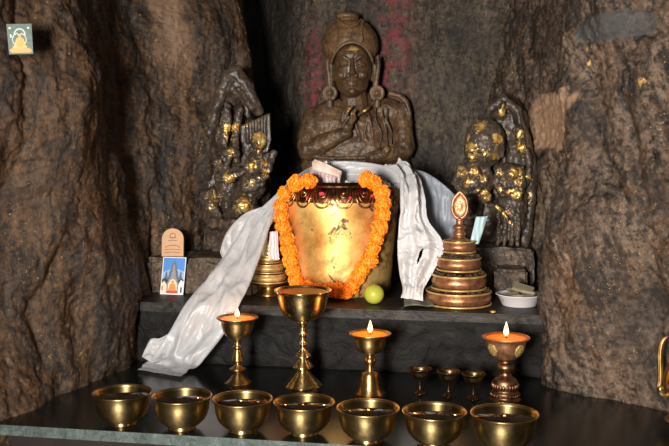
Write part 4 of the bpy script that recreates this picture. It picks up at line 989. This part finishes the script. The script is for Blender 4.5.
E(bm, 262, 166, -.022, 4, 7, .010); E(bm, 252, 166, -.022, 4, 6, .010); T(bm, [(230, 214, -.005), (244, 205, -.03), (258, 214, -.01)], [7, 9, 7]); E(bm, 259, 143, -.028, 2, 3.2, .006)
blob('figure', bm, .0021, 'relief', t, (.0024, 75), [(q(260, 138, -.03), .020, 1.0), (q(259, 147, -.03), .014, .9), (q(252, 166, -.03), .013, .85), (q(263, 162, -.03), .011, .85), (q(265, 174, -.03), .012, .8), (q(252, 183, -.035), .011, .7), (q(247, 184, -.03), .010, .8), (q(244, 205, -.035), .020, 1.05)], 3)
bm = bmesh.new()   # tilted slab behind the front head
pts = [(240, 126), (270, 113), (271, 140), (268, 152), (246, 158), (241, 140)]
F = [bm.verts.new(q(px, py, -.002)) for px, py in pts]; B = [bm.verts.new(q(px, py, .045)) for px, py in pts]; bm.faces.new(F); bm.faces.new(B[::-1])
for j in range(6): bm.faces.new((F[j], B[j], B[(j+1) % 6], F[(j+1) % 6]))
for j in range(4): T(bm, [(247+j*6, 124-j*2.6, -.004), (248+j*5.6, 142-j*2, -.006)], [1.6, 1.2])
blob('headdress_slab', bm, .0021, 'relief', t, (.0018, 60), [], 2)
# right relief
t, k_, q = carving('carved_relief', 500, 246, 2.16, 'black carved relief crowded with gold leaf, right of the urn', -.15)
bm = bmesh.new()
E(bm, 510, 190, .09, 34, 62, .06); E(bm, 508, 130, .09, 22, 34, .05); E(bm, 484, 205, .08, 26, 45, .05)
T(bm, [(492, 108, .05), (503, 98, .045), (516, 110, .04), (526, 140, .035), (532, 170, .03), (530, 205, .03), (524, 244, .03)], [5, 5, 5, 5.5, 6, 6, 6]); T(bm, [(498, 128, .05), (506, 150, .04), (503, 170, .03)], [3, 3, 3]); T(bm, [(542, 165, .05), (546, 200, .05), (540, 244, .05)], [6, 7, 6])
for kk in range(14): E(bm, 527-kk*.9+4*math.sin(kk*.5), 150+kk*6.6, .0, 3.4, 3.6)
T(bm, [(500, 112, .03), (503, 104, .025)], [4, 3]); E(bm, 502, 112, .035, 4.5, 9, .012); T(bm, [(519, 128, .02), (520, 142, .012), (523, 155, .02)], [3.2, 5.5, 4])
blob('hood', bm, .003, 'relief', t, (.0045, 40), [(q(502, 112, .02), .016, .62), (q(519, 134, .0), .013, 1.0), (q(521, 147, .0), .015, .95), (q(528, 178, .0), .012, .7), (q(526, 200, .0), .016, .55), (q(544, 190, .0), .02, .5), (q(520, 165, 0), .015, .6)])
bm = bmesh.new()   # bulbous head with ridged crown
E(bm, 485, 143, .01, 20.5, 25, .05); E(bm, 474, 150, -.005, 10, 14, .035)
for kk in range(9):
    x = 468+kk*4.3; T(bm, [(x+2*(4-kk)*.35, 124+abs(kk-4)*1.7, -.012), (x, 142, -.037+abs(kk-4)*.006), (x, 162-abs(kk-4)*1.2, -.028+abs(kk-4)*.005)], [1.6, 2.4, 1.8])
blob('crowned_head', bm, .0022, 'relief', t, (.0026, 65), [(q(480, 126, -.02), .014, 1.0), (q(471, 147, -.03), .014, 1.1), (q(473, 156, -.03), .012, 1.0), (q(497, 138, -.03), .013, .95), (q(485, 153, -.04), .011, .9), (q(495, 157, -.03), .011, .8), (q(468, 138, -.02), .009, .7)], 3)
bm = bmesh.new()   # left torso with arms
E(bm, 474, 180, .01, 16, 20, .04); E(bm, 470, 205, .02, 14, 22, .035); E(bm, 463, 176, -.006, 8, 11, .03); T(bm, [(462, 168, -.01), (456, 182, -.012), (464, 194, -.03), (478, 190, -.038)], [5, 5, 5, 4.4]); T(bm, [(486, 170, -.008), (490, 184, -.018), (482, 198, -.03)], [5, 4.6, 4.2]); E(bm, 474, 172, -.025, 7, 6, .014); E(bm, 484, 181, -.03, 5, 6, .012); E(bm, 486, 198, -.028, 6, 6, .014)
blob('figure', bm, .0021, 'relief', t, (.0038, 85), [(q(461, 172, -.03), .014, .95), (q(475, 171, -.04), .014, .8), (q(468, 182, -.03), .012, .8), (q(483, 177, -.04), .012, .8), (q(486, 196, -.04), .014, .8), (q(478, 190, -.04), .010, .6)], 3)
bm = bmesh.new()   # right torso, rope sash
E(bm, 510, 182, .005, 15, 20, .04); E(bm, 512, 210, .02, 16, 30, .04); T(bm, [(500, 168, -.01), (496, 182, -.022), (504, 194, -.034), (516, 190, -.034)], [4.6, 4.6, 4.6, 4]); T(bm, [(520, 170, -.01), (522, 184, -.02), (514, 196, -.032)], [4.6, 4.6, 4]); E(bm, 511, 174, -.03, 7, 7, .014); E(bm, 517, 194, -.028, 6, 7, .014)
T(bm, [(489, 205, -.012), (496, 206, -.024), (503, 212, -.03), (508, 220, -.03), (511, 224, -.028)], [1.8, 2.2, 2.4, 2.2, 1.8])
for kk in range(4): T(bm, [(498+kk*7, 208, -.012), (499+kk*6.4, 226, -.016), (498+kk*6.6, 244, -.012)], [2, 2.6, 2.4])
blob('figure', bm, .0021, 'relief', t, (.0038, 85), [(q(516, 173, -.04), .017, .95), (q(518, 180, -.04), .012, .9), (q(515, 194, -.04), .015, 1.0), (q(500, 172, -.03), .012, .75), (q(499, 190, -.03), .012, .7), (q(497, 207, -.03), .010, .85), (q(505, 215, -.035), .012, .9), (q(510, 223, -.03), .008, .8)], 3)
# ------------------------------------------------------------------ light
def area(name, loc, aim, size, power, col):
    ld = bpy.data.lights.new(name, 'AREA'); ld.shape = 'RECTANGLE'; ld.size = size[0]; ld.size_y = size[1]; ld.energy = power; ld.color = col
    o = bpy.data.objects.new(name, ld); COL.objects.link(o); o.location = loc
    ld.spread = math.radians(78)
    o.rotation_euler = (Vector(aim)-Vector(loc)).to_track_quat('-Z', 'Y').to_euler(); return o
area('lamp_key', (-.40, -.62, 1.27), (-.27, 2.2, 1.19), (.30, .40), 23.5, (1, .95, .89))
w = bpy.data.worlds.new('world'); sc.world = w; w.use_nodes = True
w.node_tree.nodes['Background'].inputs[0].default_value = (1, .90, .80, 1); w.node_tree.nodes['Background'].inputs[1].default_value = .07
sc.view_settings.view_transform = 'Standard'; sc.view_settings.look = 'None'; sc.view_settings.gamma = 1; sc.view_settings.use_curve_mapping = False
sc.view_settings.exposure = 0.0
sc.cycles.use_denoising = True; sc.cycles.max_bounces = 8; sc.cycles.transparent_max_bounces = 12; sc.cycles.sample_clamp_indirect = 6
